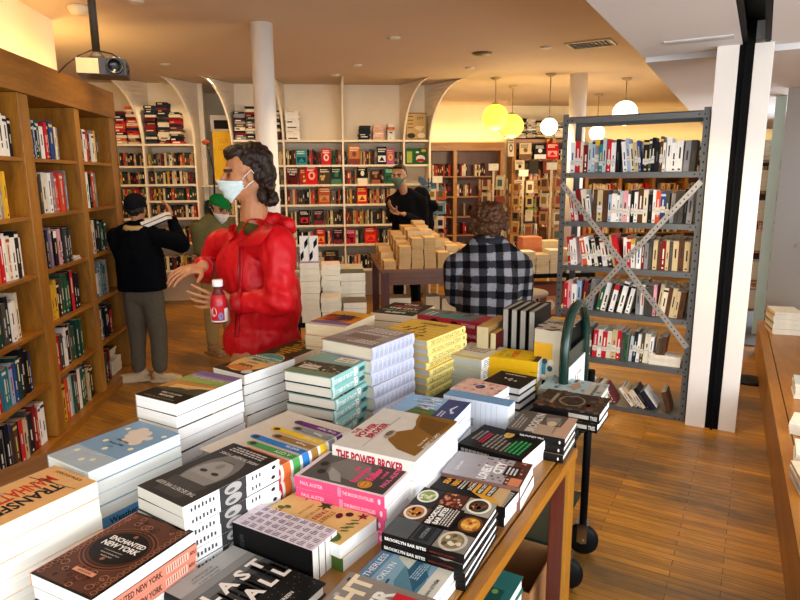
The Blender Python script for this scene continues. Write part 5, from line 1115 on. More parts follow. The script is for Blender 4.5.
# ------------------------------------------------------------------ brown table of paperbacks, middle distance (s/b frame)
T3B, T3Z = 5.35, .755
s00 = aty(380, 270, 5.35).dot(SD)
fb = atz(380, 270, T3Z); S0, B0 = fb.dot(SD), fb.dot(BD)
t = empty('paperback_table', SB(S0, B0, 0), YS, 'brown wooden table stacked with beige paperbacks, in front of the man in black', 'table')
m = MB(); m.box((0, 0, T3Z-.03), (1.15, 1.25, T3Z)); m.build('tabletop', M['brown'], t); 
m = MB(); m.box((.06, .04, T3Z-.15), (1.1, .06, T3Z-.031)); m.build('apron', M['brown'], t)
for x in (.05, 1.1):
    for y in (.05, 1.2): m = MB(); m.box((x-.035, y-.035, 0), (x+.035, y+.035, T3Z-.031)); m.build('leg', M['redwood'], t)
m = MB(); m.box((.09, .09, .2), (1.06, 1.16, .22)); m.build('lower_shelf', M['brown'], t)
BE = ['#b58a58', '#c2a070', '#a87c48', '#bc9460', '#a67a48']
row_names = ['front row', 'second row', 'third row', 'back row']
for ry in range(4):
    for cx in range(7):
        x = [.09, .235, .35, .465, .585, .72, .88][cx]; y = .11+ry*.24
        n = [[3, 8, 11, 11, 6, 5, 4], [5, 9, 12, 13, 9, 7, 5], [6, 10, 13, 14, 10, 7, 6], [6, 11, 13, 15, 10, 8, 5]][ry][cx]
        cc = rb.choice(BE) if cx < 5 or ry else ['#b0a498', '#b8ac9e'][cx % 2]
        if ry: pile_stuff([cc]*n, SB(S0+x, B0+y, T3Z+.001), (.118, .19, .026)); continue
        flat_pile('paperback_book', [cc]*n, SB(S0+x, B0+y, T3Z+.001), (.106, .19, .026), YS, lab_pile(f'{NUM[cx]} beige stack from the left, front row, brown table'), f'beige stack, brown table, {row_names[ry]}, {NUM[cx]} stack', page='#c8a878')
for cx in range(4):
    pile_stuff(['cream']*6, SB(S0+.5+cx*.16, B0+.18, .221), (.13, .18, .04), '#cfc0a0')
flat_pile('book', ['tan', 'charcoal', 'brown', 'tan', 'dark red', 'cream', 'tan'], SB(S0+.2, B0+.2, .221), (.2, .2, .035), YS, lab_pile('untidy pile below the brown table'), 'untidy pile below the brown table')
# ------------------------------------------------------------------ low stacks left of the brown table
q = atz(332, 322, .72); S1, B1 = q.dot(SD), q.dot(BD)
t = empty('dark_table', SB(S1, B1, 0), YS, 'black table of mixed stacks between the man in red and the brown table', 'table')
m = MB(); m.box((-.3, 0, .69), (.22, 1.1, .72)); m.build('tabletop', M['black'], t)
for x in (-.26, .18):
    for y in (.04, 1.06): m = MB(); m.box((x-.02, y-.02, 0), (x+.02, y+.02, .69)); m.build('leg', M['black'], t)
MS = [  # x, y, n, t, cols, w, desc
 (-.125, .1, 10, .034, ['#e8e8ee', '#f0ece8', '#ecebe6', '#f0ece8', '#5a5a8a', '#e8e2da', '#8a5a4a', '#f0e8d8', '#e0c8a0', '#a88ab0'], .115, 'white and purple stack right behind the red coat'),
 (.0, .1, 5, .03, ['#f0ece0', '#e8e2d2', '#f0ece0', '#ece6d8', '#e8d8c0'], .12, 'cream stack, front of the black table'),
 (.145, .1, 3, .036, ['#4a4a50', '#3c3e44', '#6a5a4a'], .14, 'short dark grey stack, front of the black table'),
 (.005, .36, 9, .036, ['#c8b8a0', '#4a4a48', '#d0ccc8', '#d8dce0', '#e0e2e6', '#dcdfe4', '#e2e4e8', '#e8e6e4', '#e8c8b8'], .12, 'pale stack with one black band, black table'),
 (.145, .38, 9, .028, ['#b8d0e0', '#a8c8dc', '#c0d8e4', '#3a3030', '#b03a30', '#e0b860', '#8a3a30', '#c9b890', '#5a5a40'], .16, 'pale blue and red stack, black table'),
 (.145, .7, 8, .03, ['#c9b890', '#8a6a4a', '#b8a070', '#7a3a2a', '#d8c8a0', '#5a4a3a', '#c0a878', '#b8a888'], .16, 'brown toned stack, back of the black table')]
for x, y, n, tt, cols, w, dsc in MS:
    flat_pile('book', [cols[i % len(cols)] for i in range(n)], SB(S1+x, B1+y, .721), (w, .19, tt), YS, lab_pile(dsc), dsc)
m = MB(); m.box((-.055, 0, 0), (.055, .03, .17), '#ece8e0'); f = Face(m, .11, .17, lambda x, y, k: (-.055+x, -.0004*k, y))
for a in (0, .5): f.poly([(a+.02,.1),(a+.2,.25),(a+.2,.5),(a+.02,.35)], '#16140f'); f.poly([(a+.25,.55),(a+.45,.72),(a+.45,.95),(a+.25,.78)], '#16140f')
f.rect(.48, 0, .52, 1, '#a09a90')
tag(m.build('book', M['matte'], loc=SB(S1-.125, B1+.08, .721+.345), yaw=YS), 'upright books with bold black diagonal shapes, atop the striped stack behind the red coat', 'book')
# ------------------------------------------------------------------ ceiling fittings
def pendant(px, py, r, pcy, mt, label):
    q = atz(px, pcy, CZ); d = ray(px, py); tt = math.hypot(q.x, q.y)/math.hypot(d.x, d.y); z = H+d.z*tt
    t = empty('globe_pendant', (q.x, q.y, z), 0, label, 'lamp'); R_ = r*math.hypot(q.x, q.y)/F
    m = MB(); m.ell((0, 0, 0), (R_, R_, R_), 28); m.build('glass_globe', mt, t)
    m = MB(); m.tube([(0, 0, R_*.98), (0, 0, CZ-z-.03)], .006, 6, '#8a7a5a'); m.lathe([(.03, R_*.93), (.045, R_*.97), (.03, R_*1.08)], 14, '#9a8a60'); rd_ = m.build('rod', M['paint'], t)
    m = MB(); m.lathe([(.0, CZ-z-.04), (.02, CZ-z-.035), (.06, CZ-z-.012), (.062, CZ-z-.001)], 18, '#b09a70'); m.build('canopy', M['paint'], rd_)
    ld = bpy.data.lights.new('globe_light', 'POINT'); ld.energy = 16; ld.color = (1, .72, .34); ld.shadow_soft_size = R_; lo = bpy.data.objects.new('globe_light', ld); C.objects.link(lo); lo.location = (q.x, q.y, z-R_-.06); 
pendant(496, 117, 12, 77.5, M['globe_y'], 'largest yellow glowing globe lamp, left of the pair')
pendant(513, 126, 11, 86, M['globe_y'], 'smaller yellow glowing globe lamp, right of the pair')
pendant(551, 126.5, 8, 73.5, M['globe_w'], 'white glowing globe lamp left of the steel shelf')
pendant(627, 113, 11, 78, M['globe_w'], 'white glowing globe lamp peeping over the top of the steel shelf')
pendant(599, 133, 7, 94, M['globe_w'], 'small white glowing globe seen through the top of the steel shelf')
def downlight(px, py, i, r=.055, on=True):
    q = atz(px, py, CZ); t = empty('recessed_downlight', (q.x, q.y, CZ), 0, f'recessed ceiling spotlight, {DL[i][2]}', 'light')
    m = MB(); m.lathe([(r*.72, -.014), (r*.74, -.004), (r, -.006), (r*1.02, -.0005)], 24, '#d8cdb8'); m.build('trim_ring', M['paint'], t)
    m = MB(); m.lathe([(0, -.008), (r*.72, -.0075)], 20); m.build('lens', M['lens'], t)
DL = [(136, 1, 'at the top edge of the picture right of the projector pole'), (165, 64, 'nearest above the left arches, upper of two'), (163, 82, 'above the left arches, lower of two'), (116, 87, 'leftmost, above the first arch'), (209, 79, 'left of the white round column'), (336, 75, 'right of the white round column, at the centre divider top'), (357, 65, 'second right of the white round column'), (394, 37.5, 'nearest of the middle ceiling'), (470, 67.5, 'above the yellow globe lamps'), (546, 47, 'left of the ceiling vent'), (503, 100, 'farthest, just above the cove wall')]
for i, (x, y, _) in enumerate(DL): downlight(x, y, i)
q = atz(482, 53, CZ); m = MB(); m.lathe([(0, -.02), (.07, -.018), (.1, -.002)], 24, '#6a5238'); tag(m.build('ceiling_speaker', M['paint'], loc=(q.x, q.y, CZ)), 'round dark ceiling speaker between two spotlights', 'speaker')
q = atz(78, 6, CZ); m = MB(); m.lathe([(0, -.06), (.05, -.055), (.07, -.02), (.07, -.001)], 24, '#e0cfae'); tag(m.build('smoke_detector', M['paint'], loc=(q.x, q.y, CZ)), 'round smoke detector on the ceiling left of the projector pole', 'detector')
def vent(px, py, w, h, z, label, col, yaw=YV):
    q = atz(px, py, z); t = empty('ceiling_vent', (q.x, q.y, z), yaw, label, 'vent')
    m = MB(); 
    for a in ((-w/2, -h/2, w/2, -h/2+.02), (-w/2, h/2-.02, w/2, h/2), (-w/2, -h/2, -w/2+.02, h/2), (w/2-.02, -h/2, w/2, h/2)): m.box((a[0], a[1], -.012), (a[2], a[3], -.001), col)
    m.build('frame', M['paint'], t)
    for i in range(9): m = MB(); x = -w/2+.03+i*(w-.06)/9; m.box((x, -h/2+.02, -.01), (x+.006, h/2-.02, -.002), '#2a2420'); m.build('slat', M['paint'], t)
    m = MB(); m.box((-w/2+.02, -h/2+.02, -.002), (w/2-.02, h/2-.02, -.001), '#1a1612'); m.build('backing', M['paint'], t)
vent(591, 43.5, .4, .3, CZ, 'slatted ceiling vent in the warm ceiling beside the white soffit edge', '#c8b89a')
vent(640, 103, .5, .2, CZ, 'far ceiling vent above the steel shelf', '#a8845a') if False else None
q = atz(712, 41, 2.3); m = MB(); m.box((-.17, -.05, -.006), (.17, .05, -.0005), '#d4d3d2'); m.box((-.15, -.035, -.008), (.15, .035, -.006), '#c4c3c2'); tag(m.build('access_panel', M['paint'], loc=UV(uv(q)[0]-.08, uv(q)[1]-.06, 2.3), yaw=YV), kind='structure')  # access panel set flush in the white ceiling
# ------------------------------------------------------------------ projector on its pole
q = aty(98, 65, 3.4); dl = q
t = empty('ceiling_projector', (q.x+.012, q.y, q.z), math.radians(18), 'grey projector hanging from a ceiling pole above the oak bookcase', 'projector')
t.scale = (.76, .76, .76)
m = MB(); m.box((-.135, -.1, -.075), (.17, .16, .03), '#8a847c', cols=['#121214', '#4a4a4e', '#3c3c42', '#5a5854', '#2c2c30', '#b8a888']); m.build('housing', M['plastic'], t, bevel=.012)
m = MB(); m.box((-.136, -.104, -.07), (-.0, -.0995, .026), '#cdb488'); m.build('side_cover', M['plastic'], t)
m = MB(); X = Matrix.Translation((.1, -.1, -.02)) @ Matrix.Rotation(PI/2, 4, 'X'); m.lathe([(.056, -.01), (.056, .034), (.042, .032), (.036, .02), (.02, .012), (0, .012)], 24, '#1c1c20', X=X, cols=['#1c1c20', '#2a2a2e', '#101014', '#08080a', '#20242c']); m.build('lens', M['plastic'], t)
m = MB(); m.tube([(-.02, .03, .06), (-.02, .03, (CZ-q.z-.001)/.76)], .026, 14, '#3a2e20'); m.build('ceiling_pole', M['paint'], t)
m = MB(); m.box((-.08, -.03, .03), (.05, .09, .045), '#4a4038'); m.lathe([(.05, .045), (.05, .06), (.03, .085)], 16, '#6a5a48', X=Matrix.Translation((-.02, .03, 0))); m.build('mount', M['paint'], t)
m = MB(); m.tube([(-.04, -.02, .09), (-.12, -.04, .05), (-.2, -.04, -.01), (-.26, 0, -.06)], .005, 6, '#3a241c'); m.build('cable', M['plastic'], t)
m = MB(); m.tube([(0, 0, .09), (.08, -.04, .07), (.15, -.06, .03), (.185, -.06, -.03), (.175, -.05, -.065)], .006, 6, '#2a2220'); m.build('cable', M['plastic'], t)
m = MB(); m.tube([SB(-1.7, 4.0, 2.2505)-Vector(SB(-1.7, 4.0, 0)).copy()*0, SB(-1.75, 4.05, 2.29), SB(-1.72, 4.2, 2.28), SB(-1.7, 4.28, 2.253)], .004, 6, '#5a3a1c'); tag(m.build('loose_wire', M['plastic']), 'thin looped wire lying on top of the oak bookcase', 'cable')
# everything on the far shelves that is too small and too many to count
o = BIGM.build('shelved_books', M['matte'], yaw=YS); tag(o, 'hundreds of small upright and stacked books filling the distant white and wooden wall shelves', 'books', kind='stuff')
# ================================================================== PEOPLE
def clay(mb, name, vs, mat, parent=None, smooth=6, disp=None, colf=None, col=(.5,.5,.5), crop=None, fac=.5):
    me = mb.mesh('tmp'); o = bpy.data.objects.new('tmp', me); C.objects.link(o)
    r = o.modifiers.new('r', 'REMESH'); r.mode = 'VOXEL'; r.voxel_size = vs
    if smooth: s = o.modifiers.new('s', 'SMOOTH'); s.iterations = smooth; s.factor = fac
    dg = bpy.context.evaluated_depsgraph_get(); dg.update(); m2 = bpy.data.meshes.new_from_object(o.evaluated_get(dg))
    bpy.data.objects.remove(o); bpy.data.meshes.remove(me); m2.name = name
    if disp:
        nr = [v.normal.copy() for v in m2.vertices]; co = [v.co.copy() for v in m2.vertices]
        for v, n, c in zip(m2.vertices, nr, co): v.co = c+n*disp(c, n)
    m2.polygons.foreach_set('use_smooth', [True]*len(m2.polygons))
    for a in list(m2.color_attributes): m2.color_attributes.remove(a)
    at = m2.color_attributes.new('paint', 'FLOAT_COLOR', 'POINT'); buf = []
    base = lin(col) if isinstance(col, str) else col
    for v in m2.vertices:
        c = colf(v.co) if colf else base
        buf += list((lin(c) if isinstance(c, str) else c)[:3])+[1]
    at.data.foreach_set('color', buf); m2.update()
    m2.materials.clear(); m2.materials.append(mat)
    ob = bpy.data.objects.new(name, m2); C.objects.link(ob)
    if parent: ob.parent = parent; ob.matrix_parent_inverse = parent.matrix_world.inverted() if False else Matrix.Translation(-parent.location)
    return ob
def folds(amp, sc, seed=0, st=(1, 1, .5)):
    off = Vector((seed*3.1, seed*1.7, 0))
    return lambda c, n: amp*(noise.noise(Vector((c.x*sc*st[0], c.y*sc*st[1], c.z*sc*st[2]))+off)+.5*noise.noise(Vector((c.x*sc*2.3, c.y*sc*2.3, c.z*sc*1.4))+off*2))
def frame(f, up=Vector((0, 0, 1))):
    f = f.normalized(); sd = f.cross(up).normalized(); u = sd.cross(f).normalized(); return f, sd, u   # sd = figure's right
def head(mb, Cn, f, k=1.0, tilt_up=Vector((0, 0, 1))):
    f, s, u = frame(f, tilt_up); R = Matrix((f, s, u)).transposed()
    P = lambda a, b, c: Cn+(f*a+s*b+u*c)*k
    def E(a, b, c, rx, ry, rz): mb.ell(P(a, b, c), (rx*k, ry*k, rz*k), 16, R=R)
    E(-.012, 0, .03, .098, .077, .09); E(.02, 0, -.025, .072, .066, .085); E(.045, 0, -.085, .038, .036, .028); E(.02, 0, -.065, .06, .055, .045)
    E(.083, 0, .022, .014, .045, .01)
    mb.cap(P(.088, 0, .008), P(.112, 0, -.028), .009*k, .012*k, 8); E(.102, 0, -.034, .012, .017, .008); E(.084, 0, -.062, .012, .024, .007); E(.082, 0, -.074, .011, .02, .007)
    for q in (-1, 1): E(-.005, q*.076, -.012, .018, .007, .03); E(.0, q*.08, -.01, .012, .006, .022); E(.055, q*.038, -.03, .028, .022, .022)
    return P, R
def eyes(P, k=1):
    e = [P(.085, q*.032, .002) for q in (-1, 1)]; br = [P(.085, q*.034, .02) for q in (-1, 1)]
    return e, br
def hand(mb, W, d, nrm, thumb, k=1.0, curl=(.35, .35, .35, .35), spread=.12, thumb_d=None):
    """W wrist, d towards fingers, nrm out of the palm, thumb = side direction of the thumb"""
    d = d.normalized(); nrm = (nrm-d*nrm.dot(d)).normalized(); t = thumb-d*thumb.dot(d)-nrm*thumb.dot(nrm); t.normalize()
    pal = W+d*.05*k; R = Matrix((d, t, nrm)).transposed(); mb.ell(pal, (.052*k, .042*k, .015*k), 12, R=R); mb.ell(W+d*.03*k+t*.02*k+nrm*.008*k, (.032*k, .018*k, .014*k), 10, R=R)
    lens = [(.043, .026, .02), (.048, .03, .021), (.044, .028, .02), (.034, .021, .018)]
    for i in range(4):
        p = W+d*.088*k+t*(.03-.02*i)*k; dd = (d+t*(spread*(1.5-i))).normalized()
        a = 0
        mb.cap(W+d*.04*k+t*(.018-.013*i)*k, p, .009*k, .0088*k, 8)
        for j, L_ in enumerate(lens[i]):
            a += curl[i]*(.7 if j == 0 else 1)
            q = p+(dd*math.cos(a)+nrm*math.sin(a))*L_*k; mb.cap(p, q, (.0085-.0009*j)*k, (.0076-.0009*j)*k, 8); p = q
    td = (thumb_d or (t*.8+d*.55+nrm*.35)).normalized(); b = W+d*.022*k+t*.024*k; c = b+td*.042*k; e = c+(td*.6+d*.6+nrm*.3).normalized()*.032*k
    mb.cap(b, c, .012*k, .0105*k, 8); mb.cap(c, e, .0105*k, .0085*k, 8)
def shoe(mb, p, d, k=1):
    d = d.normalized(); s = Vector((-d.y, d.x, 0)); R = Matrix((d, s, Vector((0,0,1)))).transposed()
    mb.ell(p+d*.06+Vector((0,0,.04)), (.125*k, .045*k, .036*k), 12, R=R); mb.ell(p-d*.02+Vector((0,0,.055)), (.06*k, .042*k, .05*k), 12, R=R); mb.ell(p+d*.12+Vector((0,0,.035)), (.06*k, .047*k, .03*k), 12, R=R)
    mb.box((-.08, -.043, 0), (.175, .043, .02), X=Matrix.Translation(p) @ R.to_4x4())
SK = '#b47a54'
# ------------------------------------------------------------------ man in the red coat
Y0 = 2.68
def Q(px, py, dy=0.0): return aty(px, py, Y0+dy)
ped = Q(250, 300); ft = Vector((ped.x, Y0, 0))
man = empty('person', ft, 0, 'man with dark curly hair, red hooded coat and pale blue mask, holding a bottle', 'person')
fd = Vector((-.93, -.36, -.06))
Hc = Q(246, 174, .0); b_ = MB(); P, Rh = head(b_, Hc, fd, .95)
neckb = Q(254, 226, .03); b_.cap(P(-.03, 0, -.05), neckb, .052, .062, 14); 
shN = Q(276, 243, -.16); shF = Q(222, 243, .2); ch = Q(250, 262, .02); hip = Q(262, 345, .02)
b_.cap(neckb, ch, .06, .09); b_.cap(ch, hip, .1, .11); b_.cap(shN, shF, .05, .05)
elN = Q(283, 300, -.22); wrN = Q(233, 303, -.17); elF = Q(207, 272, .22); wrF = Q(203, 266, -.02)
b_.cap(shN, elN, .052, .042); b_.cap(elN, wrN, .042, .03); b_.cap(shF, elF, .052, .042); b_.cap(elF, wrF, .04, .027)
kl, kr = Vector((hip.x-.1, Y0+.0, .5)), Vector((hip.x+.02, Y0+.06, .5))
for kk, off in ((kl, -.09), (kr, .09)): b_.cap(hip+Vector((off*.3, off, -.02)), kk, .085, .055); b_.cap(kk, Vector((kk.x, kk.y, .08)), .055, .04)
hand(b_, wrN, Q(205, 300, -.2)-wrN, Vector((.1, .9, .2)), Vector((0, 0, 1)), 1.0, (.1, .15, .3, .35), .22, thumb_d=Vector((-.5, .6, .25)))
hand(b_, wrF, Q(180, 272, -.1)-wrF, Vector((-.2, .2, -1)), Vector((-.1, -1, .1)), 1.0, (.3, .35, .4, .45), .12)
ee, bb = eyes(P)
def skinf(eyes_, brows, lipsP=None, base=SK, brow='#3a2418'):
    def g(c):
        for e in eyes_:
            d = (c-e).length
            if d < .0085: return '#1c120e'
            if d < .0155: return '#7d4c38'
        for e in brows:
            if abs(c.z-e.z) < .0065 and (c-e).length < .026: return brow
        return base
    return g
clay(b_, 'body', .0045, M['skin'], man, 3, colf=skinf(ee, bb, base=SK))
# coat
j = MB(); cb = Q(262, 346, .02)
j.cap(Q(263, 228, .06), ch+Vector((.015, 0, 0)), .085, .145, 20); j.cap(ch+Vector((.015, 0, -.02)), Q(262, 300, .02), .155, .16, 20)
R0 = Matrix.Rotation(0, 3, 'Z')
j.ell(Q(264, 300, .02), (.165, .165, .25), 24); j.ell(Q(261, 338, .02), (.172, .178, .13), 24)
j.cap(shN, shF, .075, .07, 16); j.cap(shN, elN, .078, .066, 16); j.cap(elN, wrN+(elN-wrN)*.12, .068, .046, 16)
j.cap(shF, elF, .072, .06, 16); j.cap(elF, wrF+(elF-wrF)*.12, .06, .044, 16)
j.cap(Q(268, 221, .08), Q(252, 230, -.07), .04, .045, 14); j.cap(Q(268, 219, .08), Q(288, 224, .06), .036, .036, 14); j.cap(Q(264, 217, .1), Q(289, 225, -.02), .03, .03, 14); j.cap(Q(276, 219, .02), Q(291, 229, .05), .034, .026, 14)
zb = Q(262, 349, .02).z
axis_p, axis_d = Q(237, 240, -.12), Vector((0, 0, 1))
def fold_red(c, n):
    q = folds(.012, 8, 1, (1, 1, .45))(c, n)+folds(.007, 19, 3, (1, 1, .6))(c, n)
    d = (c-elN).length
    if d < .16: q += .006*math.sin(c.z*95+c.x*40)*(1-d/.16)
    return q-.003
jo = clay(j, 'red_coat', .0065, M['shell'], man, 16, disp=fold_red, col='#c20212')
bm = bmesh.new(); bm.from_mesh(jo.data)
bmesh.ops.bisect_plane(bm, geom=bm.verts[:]+bm.edges[:]+bm.faces[:], plane_co=(0, 0, zb), plane_no=(0, 0, -1), clear_outer=True)
# open the neck: remove what lies inside the collar opening
oc = Q(240, 232, -.1)
dl = [v for v in bm.verts if ((v.co-Q(243, 220, -.12)).length < .065) or ((v.co-Q(241, 236, -.17)).length < .032)]
bmesh.ops.delete(bm, geom=dl, context='VERTS'); bm.to_mesh(jo.data); bm.free()
sm = jo.modifiers.new('thick', 'SOLIDIFY'); sm.thickness = .004; sm.offset = -1
m = MB(); zp = [Q(238+(-1)*i*.55, 246+i*10.3, -.135-.03*math.sin(i/10*PI)) for i in range(11)]
def onto(o, p, d=Vector((0, -1, 0))):
    return p
# shirt
s_ = MB(); s_.cap(Q(252, 231, .02), Q(250, 262, .0), .066, .1, 20); clay(s_, 'olive_shirt', .006, M['cloth'], man, 3, col='#5a5226')
# lapels, zip and hood, laid over the coat
def near(px, py, out=.004):
    d = ray(px, py).normalized(); o0 = Vector((0, 0, H)); okk, loc, nor, fi = jo.ray_cast(o0, d)
    return loc+nor*out if okk else Q(px, py, -.12)
def flap(name, grid, col='#c80514', th=.006):
    n_, m_ = len(grid), len(grid[0]); vs = [p for r in grid for p in r]
    m = MB(); m.add(vs, [(i*m_+k, i*m_+k+1, (i+1)*m_+k+1, (i+1)*m_+k) for i in range(n_-1) for k in range(m_-1)], col, True)
    o = m.build(name, M['shell'], jo); s = o.modifiers.new('t', 'SOLIDIFY'); s.thickness = th; s.offset = 0
    s2 = o.modifiers.new('s', 'SUBSURF'); s2.levels = 2; s2.render_levels = 2; return o
def lerp2(a, b, c, d, n=5, out=(.02, .014, .01, .008, .006)):
    g = []
    for i in range(n):
        t = i/(n-1); row = []
        for k in range(n):
            s = k/(n-1); x = (a[0]*(1-s)+b[0]*s)*(1-t)+(d[0]*(1-s)+c[0]*s)*t; y = (a[1]*(1-s)+b[1]*s)*(1-t)+(d[1]*(1-s)+c[1]*s)*t
            row.append(near(x, y, .007+.003*s))
        g.append(row)
    return g
bpy.context.evaluated_depsgraph_get().update()
flap('lapel', lerp2((258, 219), (276, 226), (262, 246), (236, 247)))
flap('lapel', lerp2((229, 226), (236, 223), (236, 238), (229, 243)))
m = MB(); zpts = [near(240-.06*i*5.2, 248+i*5.6, .003) for i in range(17)]; m.tube(zpts, .0028, 6, '#7a0a12'); o = m.build('zip', M['plastic'], jo)
m = MB(); zpts = [near(243-.06*i*5.2, 248+i*5.6, .001) for i in range(17)]; m.tube(zpts, [.006]*17, 8, '#a8020d'); o = m.build('zip_placket', M['shell'], jo)
# cuffs
for a, b in ((elN, wrN), (elF, wrF)):
    d = (b-a).normalized(); m = MB(); m.tube([b-d*.055, b-d*.012, b-d*.008], [.0475, .0455, .042], 16, '#a0020c'); o = m.build('cuff', M['shell'], jo)
# trousers
tr = MB(); tr.cap(hip+Vector((0, 0, .06)), hip-Vector((0, 0, .08)), .118, .14, 18)
for kk, off in ((kl, -.07), (kr, .07)): tr.cap(hip+Vector((off*.5, off, -.08)), kk, .1, .075, 16); tr.cap(kk, Vector((kk.x, kk.y, .1)), .075, .06, 16)
clay(tr, 'khaki_trousers', .009, M['cloth'], man, 4, disp=folds(.006, 10, 4), col='#a88a52')
sh = MB(); shoe(sh, Vector((kl.x, kl.y, 0)), Vector((-1, -.2, 0))); shoe(sh, Vector((kr.x, kr.y, 0)), Vector((-1, -.1, 0))); clay(sh, 'shoes', .007, M['plastic'], man, 3, col='#2a2420')
# hair: swept back, curly at the nape
def hair(prims, name, col, parent, vs=.006, amp=.006, sc=55, smooth=2):
    h = MB()
    for p, r, R in prims: h.ell(p, r, 12, R=R)
    def cf(c):
        n_ = noise.noise(c*60)*.5+.5; b = lin(col); return tuple(x*(.65+.8*n_) for x in b)
    return clay(h, name, vs, M['hair'], parent, smooth, disp=lambda c, n: amp*noise.noise(c*sc)+amp*.7*noise.noise(c*sc*.45), colf=cf)
rh = random.Random(3); pr = [(P(-.035, 0, .062), (.092, .083, .075), Rh), (P(-.07, 0, .0), (.062, .08, .09), Rh), (P(.03, 0, .098), (.055, .06, .03), Rh), (P(.055, 0, .088), (.03, .055, .028), Rh)]
for i in range(44):
    a = rh.uniform(-1.35, 1.35); z = rh.uniform(-.12, .06); r = .085+rh.uniform(-.01, .012); pr.append((P(-r*math.cos(a)-.012+min(0, z)*.12, .08*math.sin(a), z), (.02, .02, .026), None))
for i in range(12): pr.append((P(-.095+rh.uniform(-.02, .02), rh.uniform(-.055, .055), -.12+rh.uniform(-.02, .02)), (.022, .022, .024), None))
hair(pr, 'hair', '#22140d', man, .005, .005, 70, 5)
def mask(P, parent, col='#cfe2e2', k=1.0, pleats=True, sz=1.0):
    n, mm = 18, 14; vs = []; 
    for i in range(mm+1):
        v = i/mm; 
        for jx in range(n+1):
            a = -1.32+2.64*jx/n; z = -.016-.108*v
            prof = .113*(1-.30*v**1.5)+.012*math.sin(PI*v); prof2 = .076*(1-.30*v*v)
            x = prof*math.cos(a)*1.03-.002; y = prof2*math.sin(a)*1.02; 
            nose = .016*max(0, 1-abs(a)/.5)*max(0, 1-v/.5)
            pl = .0035*math.sin(v*19+.6) if pleats else 0
            q_ = abs(math.sin(a)); zz = z+.062*q_**2.2*v-.012*q_*(1-v)
            vs.append(P(x+nose+pl, y+0*pl, zz))
    fs = [(i*(n+1)+q, i*(n+1)+q+1, (i+1)*(n+1)+q+1, (i+1)*(n+1)+q) for i in range(mm) for q in range(n)]
    m = MB(); m.add(vs, fs, col, True); o = m.build('face_mask', M['mask'], parent); o.matrix_parent_inverse = Matrix.Translation(-parent.location)
    s = o.modifiers.new('t', 'SOLIDIFY'); s.thickness = .002; fm_ = o
    for q in (-1, 1):
        m = MB(); m.tube([P(.028, q*.074, -.022), P(.012, q*.082, -.003), P(-.012, q*.087, .016), P(-.024, q*.086, .0)], .0018, 6, '#eef2f2'); o = m.build('ear_loop', M['mask'], fm_)
        m = MB(); m.tube([P(.02, q*.07, -.062), P(.004, q*.08, -.045), P(-.018, q*.086, -.03)], .0018, 6, '#eef2f2'); o = m.build('ear_loop', M['mask'], fm_)
mask(P, man)
# bottle in his hand
qb = Q(220, 322, -.225); m = MB()
m.lathe([(0, 0), (.03, 0), (.034, .006), (.034, .06), (.033, .09), (.026, .115), (.017, .135), (.017, .15)], 24, cols=['#3a1418', '#3a1418', '#f0ece8', '#b81824', '#c01c28', '#6a1a1e', '#5a1a1e'])
t = empty('drink_bottle', qb, 0, 'small red juice bottle with a white cap in the hand of the man in red', 'bottle')
m.build('bottle', M['plastic'], t); m = MB(); m.lathe([(.0205, .148), (.021, .15), (.021, .172), (.018, .175), (0, .175)], 20, '#f2f0ec'); m.build('cap', M['plastic'], t)
m = MB(); f = None
def lab_pt(x, y, k): a = x/.0346; return (.0346*math.sin(a-.9), -.0346*math.cos(a-.9)-.0002*k, .012+y)
f = Face(m, .062, .06, lab_pt)
for i in range(8): f.rect(i/8, 0, (i+1)/8, 1, '#c8202c'); f.k = 1
f.k = 2; f.ell(.3, .6, .2, .3, '#f0ece8'); f.ell(.75, .3, .15, .25, '#5a9ad0'); f.txt('POM', .3, .6, .25, '#c8202c', .3); m.build('label', M['cover'], t)
